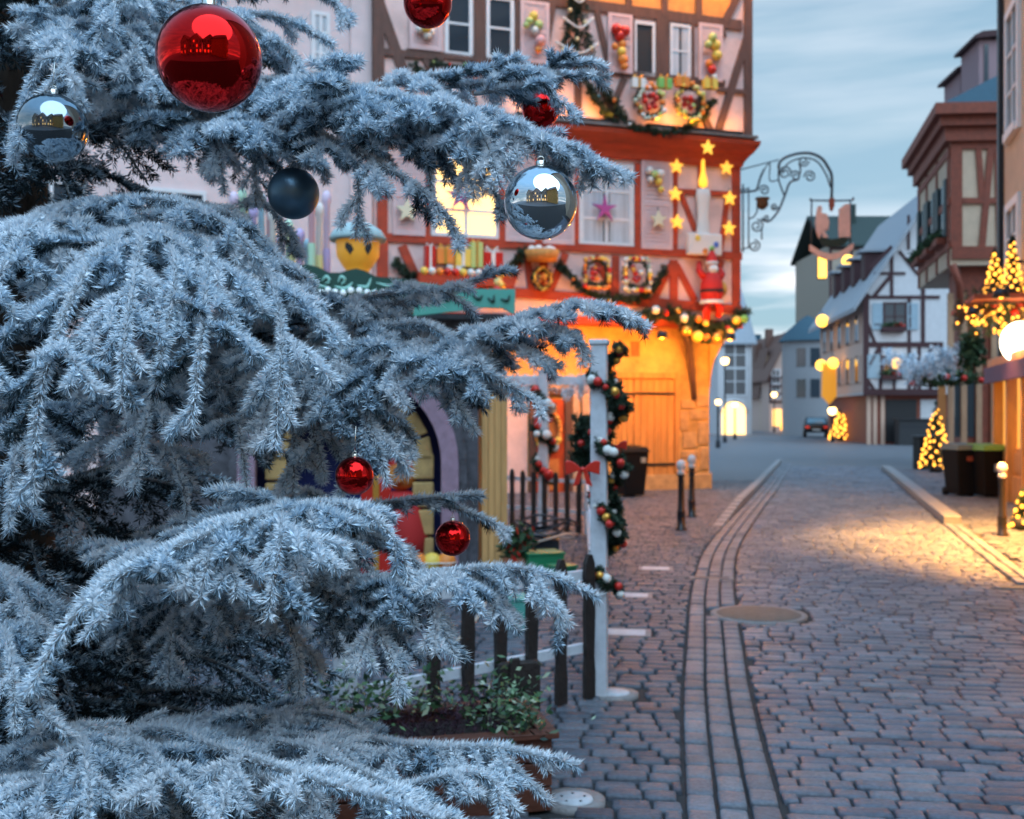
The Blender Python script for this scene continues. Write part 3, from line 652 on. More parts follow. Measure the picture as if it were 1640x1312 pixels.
# jetty under the first floor, with the corner corbel
b = MB(); b.box(uL, .02, Y1-.06, YG+.05, zJ-.16, zJ); b.build('jetty_beam', M_redtim, H1)
b = MB(); n = 8
uc0, zc0 = PK.L(1112, 632, YG); 
prof = []
for i in range(n+1):
    t = i/n; prof.append((uGR+ (0.03-uGR)*(t**2.2), 2.2+(zJ-.17-2.2)*t))
poly = prof+[(uGR-.02, zJ-.17), (uGR-.02, 2.2)]
b.prism(poly, YG-.05, 9); b.build('corbel', M_ochre, H1)
b = MB(); pa = [PK.L(1114,640,YG-.1), PK.L(1110,590,YG-.12), PK.L(1104,555,YG-.18), PK.L(1094,528,YG-.3)]
b.tube([(u, y, z) for (u, z), y in zip(pa, (YG-.05, YG-.08, YG-.18, YG-.34))], [.06,.07,.08,.1], 6); b.build('bracket', M_timber, H1)
# gate, lintel, plinth, quoins
def rectb(name, m, x0, y0, x1, y1, y, t, root=H1, fr=PK, bevel=0, back=.01):
    u0 = fr.L(x0, y0, y)[0]; u1 = fr.L(x1, y0, y)[0]; xm = (x0+x1)/2; z1 = fr.L(xm, y0, y)[1]; z0 = fr.L(xm, y1, y)[1]
    b = MB(); b.box(u0, u1, y-t, y+back, z0, z1); return b.build(name, m, root, bevel=bevel)
def gate_leaf(x0, x1, boards):
    u0, u1 = PK.L(x0,700,YG)[0], PK.L(x1,700,YG)[0]; z1 = PK.L((x0+x1)/2,608,YG)[1]; z0 = .05; b = MB(); wb = (u1-u0)/boards
    for i in range(boards): b.box(u0+i*wb+.006, u0+(i+1)*wb-.006, YG-.05-.004*(i%2), YG+.01, z0, z1)
    g = b.build('gate', M_gate, H1)
    b = MB()
    for zz in (z1-.3, z0+.5): b.box(u0+.03, u1+.04, YG-.075, YG-.056, zz-.025, zz+.025)
    b.build('hinge', M_iron, g); return g
gate_leaf(986, 1012, 3); gate_leaf(1014, 1078, 6)
rectb('gate_frame', M_gate, 984, 597, 1082, 606, YG, .09)
rectb('gate_frame', M_gate, 1079, 606, 1085, 757, YG, .09)
u0 = PK.L(984,780,YG)[0]; b = MB(); b.box(u0, uGR+.04, YG-.06, YG, -.03, .34); b.build('plinth', M_stone, H1, bevel=.02)
for x0,y0,x1,y1 in ((1090,640,1112,655),(1114,632,1134,652),(1088,658,1102,690),(1104,656,1133,672),(1092,692,1115,718),(1117,676,1134,712),(1090,722,1118,734),(1120,716,1134,752),(1092,737,1117,756)):
    rectb('quoin', M_stone, x0+.5, y0+.5, x1-.5, y1-.5, YG, .03, bevel=.012)
rectb('brick_patch', mat('brick', (.42,.17,.07), .85, var=.4, vscale=16, bump=.4, bscale=30), 1010, 547, 1024, 571, YG, .012)
# red front door behind the fence
b = MB()
d = rectb('door', mat('red_door', (.5,.07,.02), .5, var=.25, vscale=6), 858, 640, 902, 800, YG, .05)
rectb('door_panel', mat('orange_door_panel', (.6,.2,.05), .5, var=.2), 868, 735, 895, 785, YG-.05, .02, root=d)
rectb('door_panel', mat('door_glass', (.25,.1,.05), .15), 868, 650, 893, 725, YG-.05, .012, root=d)
rectb('door_frame', M_timber, 846, 632, 857, 800, YG, .1); rectb('door_frame', M_timber, 903, 632, 914, 800, YG, .1); rectb('door_frame', M_timber, 846, 622, 914, 631, YG, .12)
rectb('pilaster', mat('pale_sandstone', (.6,.4,.28), .8, var=.2), 916, 610, 926, 800, YG, .08); rectb('pilaster', mat('pale_sandstone', (.6,.4,.28), .8), 930, 610, 944, 800, YG, .12)
rectb('wall_panel', M_pink, 760, 600, 844, 800, YG, .02)
# windows and shutters
win(PK, H1, 712, -12, 756, 90, Y2); win(PK, H1, 778, -4, 822, 97, Y2)
win(PK, H1, 1014, 36, 1048, 122, Y2, 1, 1, pane=M_dark, fw=.06); win(PK, H1, 1072, 40, 1105, 126, Y2, 1, 2, curtain=True, fw=.06)
for x0,y0,x1,y1 in ((655,-20,706,82),(832,4,878,103),(972,24,1011,118),(1117,40,1155,131)): shutter(PK, H1, x0,y0,x1,y1,Y2)
win(PK, H1, 690, 248, 800, 383, Y1, 2, 3, pane=M_lit, fw=.1); win(PK, H1, 926, 262, 1014, 396, Y1, 2, 3, curtain=True, fw=.1)
for x0,y0,x1,y1 in ((628,252,680,378),(808,256,855,388),(868,258,918,392),(1025,258,1075,400)): shutter(PK, H1, x0,y0,x1,y1,Y1, slats=10)
# neighbour on the left
NB = Fr(598, 20.3, 24); H2 = NB.root('plastered_house', 'pale pink plastered house with white framed windows, left of the timbered one behind the tree', 'house')
b = MB(); b.box(-9, -.02, 0, 8, -.03, 10.5); b.build('wall', M_pale, H2)
gable_roof(H2, -9, -.5, 0, 8, 10.5, 14.5, M_tile)
b = MB(); u0 = NB.L(560,100,0)[0]; b.box(u0, -.06, -.08, .01, -.03, 10.4); b.build('pilaster', M_pale, H2)
win(NB, H2, 498, 20, 528, 118, 0, 2, 3, curtain=True); 
for x0 in (-8.2,-6.2,-4.2):
    for zz in (3.9, 7): win_l(H2, x0, x0+1.1, zz, zz+1.7, 0, 2, 3)
    win_l(H2, x0, x0+1.1, .9, 2.6, 0, 2, 3)
# ================================================================== right-hand houses and the far street
M_creamw = mat('cream_plaster', (.62,.47,.34), .85, var=.12, vscale=4, bump=.2)
M_beige = mat('beige_plaster', (.5,.42,.32), .85, var=.2, vscale=2, bump=.2)
M_brown = mat('brown_timber', (.25,.06,.033), .7, var=.35, vscale=8, bump=.3)
M_slate = mat('blue_slate', (.035,.085,.12), .9, var=.3, vscale=14, bump=.4, bscale=30)
M_frostroof = mat('frosty_roof', (.3,.33,.37), .7, var=.25, vscale=9, bump=.5, bscale=22)
M_greenroof = mat('dark_mossy_roof', (.03,.05,.047), .95, var=.5, vscale=16, bump=.6, bscale=30)
M_whitewash = mat('whitewash', (.6,.6,.62), .85, var=.1, vscale=4)
M_burg = mat('burgundy_timber', (.05,.014,.018), .7, var=.3)
M_blush = mat('blush_plaster', (.62,.45,.38), .85, var=.1, vscale=4)
M_bshut = mat('blue_shutter', (.3,.42,.5), .6); M_dshut = mat('dark_green_shutter', (.05,.08,.085), .6)
M_fol = mat('box_foliage', (.03,.07,.03), .8, attr=('frost', (.012,.03,.014), (.03,.075,.03), (.07,.13,.05)))
M_wood = mat('golden_wood', (.55,.27,.08), .5, var=.35, vscale=7, bump=.2, stretch=(1,1,.15))
def leafclump(parent, name, c, r, n, m, size=.05, sq=(1,1,1)):
    p = RNG.normal(size=(n,3)); p /= np.linalg.norm(p, axis=1)[:,None]; p *= RNG.uniform(.35,1,(n,1))*r*np.array(sq); p += np.array(c)
    a = RNG.normal(size=(n,3)); a /= np.linalg.norm(a,axis=1)[:,None]; b_ = np.cross(a, RNG.normal(size=(n,3))); b_ /= np.linalg.norm(b_,axis=1)[:,None]
    s = size*RNG.uniform(.6,1.3,(n,1)); V = np.stack([p-a*s, p-b_*s*.45, p+a*s, p+b_*s*.45], 1)
    return quads(name, V, m, parent, ('frost', np.clip(RNG.normal(.5,.25,n),0,1)))
# ---------------------------------------------------------------- R1: beige house with the golden shop front
A1 = Fr(1606, 21.2, 74)            # face along the street; local x runs away from the camera, so origin is its far corner
# wall occupies u from -16 (towards the camera) to 0
R1 = A1.root('plastered_house', 'tall beige plastered house at the right edge with a golden wooden shop front', 'house')
b = MB(); b.box(-19, 0, -9, 0, -.03, 14); b.build('wall', M_beige, R1)
gable_roof(R1, -19, 0, -9, 0, 14, 18, M_tile)
def a1win(u0, u1, z0, z1, arch=False):
    b = MB(); y = .002; b.box(u0-.16, u0, 0, .07, z0-.16, z1+.16); b.box(u1, u1+.16, 0, .07, z0-.16, z1+.16); b.box(u0, u1, 0, .07, z1, z1+.16); b.box(u0-.02, u1+.02, 0, .12, z0-.16, z0)
    um = (u0+u1)/2; b.box(um-.03, um+.03, 0, .05, z0, z1)
    for k in (1,2): z = z0+(z1-z0)*k/3; b.box(u0, um-.03, 0, .045, z-.025, z+.025); b.box(um+.03, u1, 0, .045, z-.025, z+.025)
    o = b.build('window', M_white, R1); b = MB(); b.box(u0, u1, 0, .02, z0, z1); b.build('pane', M_pane, o)
for k in range(5):
    u = -.75-k*2.6; a1win(u-1.1, u, 7.0, 9.2); a1win(u-1.1, u, 3.9, 5.5); a1win(u-1.1, u, 10.4, 12.4)
b = MB(); b.box(-.16, .05, 0, .1, -.03, 14); b.build('drain_pipe', M_iron, R1)
sf = MB()
for k in range(9):
    u = -.3-k*1.5; sf.box(u-.16, u, 0, .24, -.03, 2.5)
sf.box(-13, -.1, 0, .3, 2.5, 2.7); sf.box(-13, -.1, 0, .16, -.03, .5)
sfo = sf.build('shop_front', M_wood, R1, bevel=.015)
b = MB()
for k in range(8):
    u = -.46-k*1.5; b.box(u-1.34, u, 0, .1, .5, 1.0); b.box(u-1.2, u-.14, 0, .14, .58, .92)
b.build('panel', M_wood, sfo, bevel=.01)
b = MB()
for k in range(8):
    u = -.46-k*1.5; b.box(u-1.34, u, 0, .06, 1.0, 2.5)
b.build('pane', mat('warm_shop_glass', (.3,.14,.03), .1, emit=(1,.45,.08), es=.5), sfo)
b = MB(); b.box(-8, -.4, .31, .4, 2.22, 2.52); b.build('awning_band', mat('purple_band', (.05,.02,.12), .6), R1)
# glowing sign disc on a bracket
sg = empty('shop_sign', W3(1632,548,18.7), A1.a-R(90), 'round glowing white shop sign beside the golden shop front, under the string lights', 'sign')
b = MB(); n = 28; b.prism([(.3*math.cos(2*math.pi*i/n), .36*math.sin(2*math.pi*i/n)) for i in range(n)], -.08, .08); b.build('panel', glow('white_sign_glow', (1,.86,.62), 3), sg)
b = MB(); b.lathe([(0,0),(.14,0),(.14,.1),(.1,.13),(0,.13)], 14, (.08,-.0,-.55)); b.box(-.03,.03,-.02,.02,-.5,-.44)
b.build('pendant', glow('blue_violet_glow', (.35,.3,1), 3), sg)
b = MB(); b.box(.4,.9,-.03,.03,.2,.26); b.build('bracket', M_iron, sg)
b = MB(); pts=[(-.14+.02*i, -.09, -.1+.045*math.sin(i*1.1)) for i in range(9)]; b.tube(pts, .013, 5); b.build('emblem', mat('sign_mark', (.25,.2,.12), .6), sg)
# ---------------------------------------------------------------- lights: bulbs
M_bulb = glow('warm_bulb', (1,.4,.045), 1.9)
_bm = MB(); _bm.ball((0,0,0), 1, 8, 6); _b0 = _bm.build('bulb', M_bulb); BULB = _b0.data; bpy.data.objects.remove(_b0)
def bulb(parent, c, r=.035, name='bulb', me=None):
    o = bpy.data.objects.new(name, me or BULB); COL.objects.link(o); o.parent = parent; o.location = c; o.scale = (r,r,r); return o
def light_tree(px, py_base, d, h, rad, nb, label, z0=0, rb=.042, group='cone trees wound with warm lights', loc=None):
    p = loc or W3(px, HY, d); o = empty('light_cone_tree', (p[0], p[1], z0), 0, label, 'lit tree', group)
    S = []
    for k in range(90):
        z = h*(.08+.9*random.random()); a = random.random()*6.28; rr = rad*(1-z/h); S.append(((0,0,z),(rr*math.cos(a), rr*math.sin(a), z-.06)))
    V, fr = needles(S, 260, .07, .012); quads('foliage', V, M_pine, o, ('frost', fr))
    b = MB(); b.tube([(0,0,0),(0,0,h)], [.05,.01], 8); b.lathe([(0,0),(.16,0),(.19,.18),(0,.18)], 14); b.build('stem', M_dark, o)
    for k in range(nb):
        t = (k+.5)/nb; z = h*(.06+.93*(1-math.sqrt(1-t*.985)) ); a = k*2.4; rr = rad*(1-z/h)*1.02; bulb(o, (rr*math.cos(a), rr*math.sin(a), z), rb*random.uniform(.8,1.15))
    return o
t1 = light_tree(1499, 755, 29.5, 2.05, .48, 64, 'cone tree of warm lights standing on the pavement left of the black bins')
p = A1.W(-1.0, .75, 0)
# awning of lights on the shop: two small lit cones and a drape of bulbs
aw = empty('light_garland', W3(1602,500,19.4), 0, 'mass of warm string lights and red bows draped over the shop front', 'string lights')
S = []
for k in range(110): a, d_ = random.uniform(-.6,.7), random.uniform(-.7,.5); S.append(((a,d_,random.uniform(-.1,.5)), (a+random.uniform(-.15,.15), d_+random.uniform(-.15,.15), random.uniform(-.5,.2))))
V, fr = needles(S, 260, .07, .012); quads('foliage', V, M_pine, aw, ('frost', fr))
for k in range(130):
    a = random.uniform(-.68,.7); bulb(aw, (a, random.uniform(-.75,.4), -.05+.35*random.uniform(-1,1)*(1 if a>-.3 else .6)), .03*random.uniform(.8,1.2))
for k in range(7):
    b = MB(); b.ball((0,0,0), .085, 10, 7); o_ = b.build('red_bow', M_rball, aw); o_.location = (-.45+k*.16, -.5+.1*(k%3), -.05+.16*(k%3))
light_tree(0,0,0, .95, .2, 42, 'left and lower of the two lit cones standing above the shop sign', z0=W3(0,478,19.4).z, loc=W3(1593,478,19.4), rb=.032)
light_tree(0,0,0, 1.12, .2, 48, 'right and taller of the two lit cones standing above the shop sign', z0=W3(0,478,19.4).z, loc=W3(1621,478,19.0), rb=.032)
b = MB(); b.box(-3.2,.1,0,.95,W3(0,480,19.4).z-.1,W3(0,480,19.4).z-.01); b.build('canopy', M_brown, R1)
light_tree(0,0,0, .62, .2, 26, 'knee high lit cone at the foot of the shop front, at the right edge', loc=tuple(G(1640,850)), rb=.03)
# ---------------------------------------------------------------- R2: red timbered house
A2 = Fr(1522, 32.0, -4)            # front face, its left corner; face runs to the right
R2 = A2.root('half_timbered_house', 'red timbered house with cream panels and slate roof, next to the beige house', 'house')
VD = Vector(((1203-CX)/F, 1)).normalized(); DEP = 6.2   # its street face runs back this way
vl = Vector((VD.dot(A2.ux), VD.dot(A2.n)))
def z2(py): return CH-(py-HY)/F*32.0
def para(b, u0, u1, k0, k1, z0, z1):   # skewed block between two setbacks k along the street face
    c = []
    for z in (z0, z1): c += [(u0+vl.x*k0, vl.y*k0, z), (u1+vl.x*k0, vl.y*k0, z), (u1+vl.x*k1, vl.y*k1, z), (u0+vl.x*k1, vl.y*k1, z)]
    return b.hexa(c)
b = MB(); para(b, 0, 4, 0, DEP, z2(425), z2(215)); b.build('wall', M_creamw, R2)
b = MB(); para(b, .35, 4, .3, 2.2, -.03, z2(425)-.004); b.build('wall', M_brown, R2)
b = MB(); para(b, -.18, 4.2, -.2, DEP+.2, z2(228), z2(206)); para(b, -.34, 4.2, -.36, DEP+.4, z2(205.5), z2(190)); para(b, -.52, 4.2, -.55, DEP+.6, z2(189.5), z2(172)); b.build('cornice', M_brown, R2)
b = MB(); c0 = [(-.35,-.35),(4.2,-.35),(4.2+vl.x*DEP,vl.y*DEP),(-.35+vl.x*DEP,vl.y*DEP)]
c1 = [(2.2,.9),(4.3,.9),(4.3+vl.x*DEP,vl.y*DEP-1),(2.2+vl.x*DEP,vl.y*DEP-1)]
b.hexa([(x,y,z2(171)) for x,y in c0]+[(x,y,z2(95)) for x,y in c1]); b.build('roof', M_slate, R2)
for (px0,px1,ya,yb,k) in ((1538,1566,118,172,3.6),(1568,1606,66,160,1.6)):
    u0, u1 = A2.L(px0,100,k)[0], A2.L(px1,100,k)[0]; za = CH-(ya-HY)/F*(32+k); zb = CH-(yb-HY)/F*(32+k)
    b = MB(); b.box(u0, u1+.4, k, k+1.6, zb, za); dm = b.build('dormer', mat('mauve_plaster', (.3,.2,.22), .8), R2)
    b = MB(); b.prism([(u0-.2,za),(u1+.6,za+.12),(u1+.6,za+.3),(u0+.05,za+.22),(u0-.2,za+.1)], k-.2, k+1.7); b.build('dormer_roof', M_burg, dm)
    b = MB(); b.box(u0-.002+.15, u0+.28, k-.03, k, zb+.1, za-.15); b.build('pane', M_pane, dm)
timbers(A2, R2, [(1531,228,1531,395,18),(1560,322,1604,322,9),(1541,322,1562,322,9),(1524,405,1606,405,20),(1524,232,1606,232,14),(1587,230,1572,396,10),(1596,228,1601,396,9),(1566,232,1572,320,9)], 0, M_brown, th=.06)
b = MB()
for k, ww in ((.12,.22),(2.2,.2),(4.2,.2),(5.9,.22)): para(b, -.05, .06, k, k+ww, z2(425), z2(230))
for zz in (z2(392), z2(322), z2(242)): para(b, -.055, .06, 0, DEP, zz-.12, zz+.1)
b.build('timber_frame', M_brown, R2)
for k in (.75, 2.75, 4.65):
    b = MB(); para(b, -.03, .04, k, k+1.0, z2(372), z2(285)); wn = b.build('window', M_pane, R2)
    for kk in (k-.42, k+1.0):
        b = MB(); para(b, -.1, -.03, kk, kk+.4, z2(374), z2(282)); b.build('shutter', M_dshut, R2)
    fb = MB(); para(fb, -.32, -.04, k-.2, k+1.2, z2(386), z2(376)); bx = fb.build('flower_box', M_brown, R2)
    leafclump(bx, 'foliage', (-.2+vl.x*(k+.6), vl.y*(k+.6), z2(370)), .55, 260, M_fol, .09, (.45,1.4,.5))
b = MB()
for u, y in ((.1,0),(1.6,0)): b.tube([(u+.35, y+.32, z2(520)), (u+.2, y+.1, z2(455)), (u-.05, y-.02, z2(424))], [.12,.12,.12], 6)
b.build('bracket', M_brown, R2)
for x0 in (1517,1538,1562,1586):
    rectb('post', mat('tan_timber', (.5,.3,.18), .7, var=.3, vscale=6, stretch=(1,1,.2)), x0, 470, x0+9, 742, .3, .1, root=R2, fr=A2)
rectb('door', mat('warm_door', (.45,.18,.05), .6), 1502, 618, 1514, 742, .3, .06, root=R2, fr=A2)
rectb('pane', M_pane, 1528, 600, 1537, 700, .3, .04, root=R2, fr=A2); rectb('pane', M_pane, 1548, 600, 1560, 700, .3, .04, root=R2, fr=A2)
def frosted_drape(px0, py0, px1, py1, d, label, n=70, sag=.3):
    p, q = W3(px0,py0,d), W3(px1,py1,d-1.2); o = empty('frosted_garland', p, 0, label, 'garland', 'frosted garlands on the house fronts'); S = []
    for k in range(n):
        t = random.random(); c = (q-p)*t+Vector((random.uniform(-.3,.3), random.uniform(-.3,.3), random.uniform(-.25,.3))); e = c+Vector((random.uniform(-.3,.3), random.uniform(-.2,.2), -random.uniform(.2,.6)))
        S.append((tuple(c), tuple(e)))
    V, fr = needles(S, 90, .14, .03, fb=.75); return quads('foliage', V, M_frost, o, ('frost', fr))
frosted_drape(1452, 585, 1535, 560, 31, 'white frosted fir boughs hung over the doorway of the red timbered house')
frosted_drape(1420, 560, 1470, 590, 45, 'white frosted fir boughs beside the white timbered house', 50)
o = empty('fir_bough', W3(1556, 560, 29.5), 0, 'green fir bough hung between the red timbered house and the shop lights', 'garland'); leafclump(o, 'foliage', (0,0,0), .6, 500, M_fol, .12, (.7,.5,1))
o = empty('dark_garland', W3(1510, 605, 31.2), 0, 'dark garland with reddish bows below the frosted boughs of the red timbered house', 'garland'); leafclump(o, 'foliage', (0,0,0), .9, 500, M_fol, .12, (1.5,.3,.3))
for k in range(5): b = MB(); b.ball((-1.0+k*.5, -.3, random.uniform(-.2,.15)), .09, 8, 6); b.build('red_bow', M_rball, o)
# ---------------------------------------------------------------- R3: white timbered gable house
A3 = Fr(1385, 58, -6.8); R3 = A3.root('half_timbered_house', 'white timbered house with a steep frosty roof and gable, down the street on the right', 'house')
W3w, D3 = 7.9, 14.2
def z3(py): return CH-(py-HY)/F*58
zE, zR = z3(470), z3(296)
b = MB(); b.box(.5, W3w, .4, D3, -.03, z3(632)); b.build('wall', M_brown, R3)
b = MB(); b.prism([(0,z3(632)+.004),(W3w,z3(632)+.004),(W3w,zE),(W3w/2,zR-.2),(0,zE)], 0, D3); b.build('wall', M_whitewash, R3)
b = MB(); b.box(-.03, -.002, .02, D3-.02, z3(628), zE-.3); b.build('side_wall', M_blush, R3)
gable_roof(R3, 0, W3w, 0, D3, zE, zR, M_frostroof, 'y', over=.7, th=.25)
timbers(A3, R3, [(1387,470,1387,632,9),(1385,476,1505,476,5),(1385,552,1510,552,8),(1385,628,1510,628,10),(1428,400,1428,476,5),(1400,438,1450,438,4),(1428,440,1400,474,6),(1410,552,1390,590,5),(1490,552,1490,628,6),(1395,430,1428,395,6),(1470,440,1440,402,4),(1410,552,1410,628,5),(1456,476,1456,628,5),(1388,515,1402,552,5),(1410,530,1448,530,5),(1478,440,1478,552,6),(1388,606,1402,628,5),(1418,606,1450,606,4),(1432,606,1432,628,4),(1470,606,1462,628,4),(1455,345,1455,400,4),(1400,520,1412,520,4),(1472,552,1472,628,5)], 0, M_burg, th=.06)
for x0,y0,x1,y1 in ((1414,484,1452,530),(1412,570,1444,606)): win(A3, R3, x0,y0,x1,y1,0,2,2,fw=.1,fm=M_burg)
for x0,y0,x1,y1 in ((1397,486,1413,528),(1453,486,1470,528),(1389,568,1409,606),(1446,568,1464,606)): shutter(A3, R3, x0,y0,x1,y1,0,M_bshut,6)
for x0,y0,x1 in ((1412,524,1448),(1412,601,1440)):
    u0,z = A3.L(x0,y0,-.2); u1 = A3.L(x1,y0,-.2)[0]; b = MB(); b.box(u0,u1,-.35,-.06,z-.25,z); bx = b.build('flower_box', M_burg, R3)
    leafclump(bx,'foliage',((u0+u1)/2,-.2,z+.1),.4,120,M_fol,.1,(1.6,.4,.5)); leafclump(bx,'red_flowers',((u0+u1)/2+.3,-.3,z+.1),.25,40,M_rball,.08,(1.2,.4,.6))
for k in range(5):
    for zz in (z3(545), z3(612)):
        y = 1.2+k*2.6; b = MB(); b.box(-.09,-.031,y,y+1.0,zz,zz+1.5); wn = b.build('window', M_burg, R3); b = MB(); b.box(-.1,-.091,y+.1,y+.9,zz+.1,zz+1.4); b.build('pane', M_pane, wn)
        for yy in (y-.5,y+1.02): b = MB(); b.box(-.12,-.031,yy,yy+.46,zz,zz+1.5); b.build('shutter', M_blush, R3)
ds = (zR-zE)/(W3w/2)
for k in range(4):
    y = 2.0+k*3.0; x = .9; zb = zE+ds*x; b = MB(); b.box(x-.5, x+1.2, y, y+1.0, zb-.3, zb+1.2); dm = b.build('dormer', M_burg, R3)
    b = MB(); b.box(x-.8, x+1.6, y-.2, y+1.2, zb+1.2, zb+1.35); b.build('dormer_roof', M_frostroof, dm)
for x0 in (1388,1398,1410): rectb('pier', mat('lit_pier', (.6,.4,.3), .8), x0, 634, x0+6, 712, .4, .12, root=R3, fr=A3)
rectb('gate', M_dark, 1418, 640, 1468, 708, .4, .05, root=R3, fr=A3); rectb('wall_panel', M_whitewash, 1474, 640, 1500, 708, .4, .05, root=R3, fr=A3)
b = MB(); b.box(1.5, 4.9, -1.4, -.2, -.02, 1.35); b.box(1.4, 5.0, -1.5, -.1, 1.35, 1.42); 
o = empty('dark_counter', A3.W(0,0,0), A3.a, 'low dark closed stall in front of the white timbered house', 'stall'); b.build('body', mat('stall_body', (.02,.022,.026), .6), o)
b = MB(); b.box(3.1,3.14,-1.415,-1.4,.05,1.3); b.box(1.5,4.9,-1.41,-1.4,.95,1.0); b.build('door_edge', M_iron, o)
# ---------------------------------------------------------------- R4 and the far street
M_shopglow = glow('shop_glow', (1,.5,.15), 1.0)
def plain_house(px0, px1, d, py_eave, py_ridge, wall, roof, label, ang=0, ridge='x', rows=2, cols=3, dep=9, winm=mat('dusk_pane', (.16,.15,.15), .2), base_py=None, cat='house', timber=None, name='town_house', shop=False, wh=1.5, ww=.9):
    fr = Fr(px0, d, ang); u1 = (px1-px0)/F*d; ze = CH-(py_eave-HY)/F*d; zr = CH-(py_ridge-HY)/F*d
    r = fr.root(name, label, cat); b = MB()
    if ridge == 'x': b.box(0, u1, 0, dep, -.03, ze)
    else: b.prism([(0,-.03),(u1,-.03),(u1,ze),(u1/2,zr-.1),(0,ze)], 0, dep)
    b.build('wall', wall, r); gable_roof(r, 0, u1, 0, dep, ze, zr, roof, ridge, over=.35)
    for i in range(rows):
        for j in range(cols):
            u = u1*(j+.5)/cols; z = 3.2+i*(ze-3.4)/max(rows,1)
            win_l(r, u-ww/2, u+ww/2, z, z+wh, 0, 2, 2, pane=winm, fw=.12)
    if timber:
        b = MB()
        for i in range(rows+1): z = 2.9+i*(ze-3.2)/rows; b.box(0,u1,-.05,.01,z-.1,z+.1)
        for j in range(cols+1): u = (u1-.2)*j/cols+.1; b.box(u-.1,u+.1,-.06,.01,2.9,ze-.05)
        b.build('timber_frame', timber, r)
    if shop: sg_ = MB(); sg_.box(u1*.08,u1*.36,-.04,.01,.5,2.2); sg_.build('shop_window', M_shopglow, r)
    ch = MB(); ch.box(u1*.3,u1*.3+.7,dep*.35,dep*.35+.7,(ze+zr)/2-.5,zr+.9); ch.build('chimney', roof, r)
    dr = MB(); dr.box(u1*.4,u1*.4+1,-.05,.01,0,2.2); dr.build('door', M_dark, r)
    return r
plain_house(1328, 1500, 84, 392, 331, mat('grey_cream_plaster', (.36,.31,.25), .85, var=.15), M_greenroof, 'house with a dark mossy roof rising behind the white timbered house', 0, 'x', 3, 5, 10, timber=M_burg)
plain_house(1150, 1205, 88, 545, 440, M_whitewash, M_frostroof, 'white house with a lit arch at street level, just right of the pink house corner', 4, 'x', 2, 1, 10, wh=2.4, ww=2)
plain_house(1204, 1256, 120, 585, 545, M_beige, M_slate, 'grey house with a slate roof far down the street behind the white arched house', 0, 'x', 2, 4, shop=True)
plain_house(1232, 1296, 105, 600, 535, M_blush, M_tile, 'pinkish gabled house far down the street, left of the round tower', 3, 'y', 3, 3, 14, timber=M_burg, shop=True)
plain_house(1268, 1300, 112, 580, 530, M_creamw, M_tile, 'house with a brown tiled roof far down the street behind the grey tower', -8, 'x', 3, 3, timber=M_burg, shop=True)
plain_house(1180, 1240, 150, 600, 545, M_whitewash, M_slate, 'farthest pale house closing the street', 0, 'x', 2, 4, shop=True)
plain_house(1218, 1240, 108, 612, 560, M_creamw, M_tile, 'narrow cream gabled house far down the street left of the pinkish gable', 2, 'y', 2, 2, 10, timber=M_burg)
# grey round-fronted tower house
tp = W3(1294, HY, 84); o = empty('round_tower', (tp.x, tp.y, 0), 0, 'grey round fronted tower house between the far gables and the white timbered house', 'house')
b = MB(); b.lathe([(2.0,-.03),(2.0,7.4)], 24); b.build('wall', mat('grey_plaster', (.3,.31,.33), .85, var=.1), o)
b = MB(); b.lathe([(2.3,7.4),(1.7,8.2),(.4,9.3),(0,9.5)], 24); b.build('roof', M_slate, o)
for zz in (3,5.4):
    for a in (-2.1,-1.57,-1.04): b = MB(); c,s = math.cos(a), math.sin(a); b.prism([(-.35,zz),(.35,zz),(.35,zz+1.4),(-.35,zz+1.4)], -2.03, -1.9); q = b.build('window', M_pane, o); q.rotation_euler = (0,0,a+math.pi/2)
# arch on the white house and a glow in it
fr = Fr(1150, 88, 4); b = MB(); u0 = (1155-1150)/F*88; b.prism([(.35,0),(2.3,0)]+[(1.325+.975*math.cos(i*math.pi/12), 1.9+.8*math.sin(i*math.pi/12)) for i in range(13)], -.06, .02)
o = empty('lit_arch', fr.W(0,0,0), fr.a, 'warm lit arched shop window at the foot of the white house', 'shop window'); b.build('pane', glow('arch_glow', (1,.6,.2), 1.6), o)
b = MB(); b.tube([(1.325+1.1*math.cos(i*math.pi/12), -.05, 1.9+.95*math.sin(i*math.pi/12)) for i in range(13)], .12, 6); b.build('arch', M_whitewash, o)
# ================================================================== fairytale kiosk, fence, planter
KF = Fr(812, 11.4, 6); KR_ = KF.root('christmas_kiosk', 'green fascia fairytale kiosk with a stone arch and wooden side boards, behind the spruce', 'kiosk')
M_gfas = mat('dark_green_fascia', (.012,.07,.055), .4); M_teal = mat('teal_fascia', (.1,.42,.34), .5); M_mint = mat('mint_scroll', (.35,.7,.6), .5)
M_boards = mat('light_boards', (.72,.4,.15), .65, var=.35, vscale=9, bump=.3, stretch=(1.5,1,.1)); M_purpl = mat('mauve_moulding', (.36,.24,.32), .6, var=.3, vscale=10)  # boards coloured more orange to stand for warm light falling on them
M_ystone = mat('yellow_stone', (.6,.4,.16), .8, var=.35, vscale=7, bump=.4); M_blue = mat('blue_interior', (.03,.05,.25), .7, var=.3); M_rock = mat('painted_rock', (.1,.1,.12), .8, var=.6, vscale=7, bump=.7, bscale=12)
def kx(px): return KF.L(px, 700, 0)[0]
def kz(py): return CH-(py-HY)/F*11.3
ax, az, ro = kx(560), kz(742), (735-560)/F*11.3
arch = lambda r, n=20, z0=.0: [(ax+r, z0)]+[(ax+r*math.cos(i*math.pi/n), az+r*math.sin(i*math.pi/n)) for i in range(n+1)]+[(ax-r, z0)]
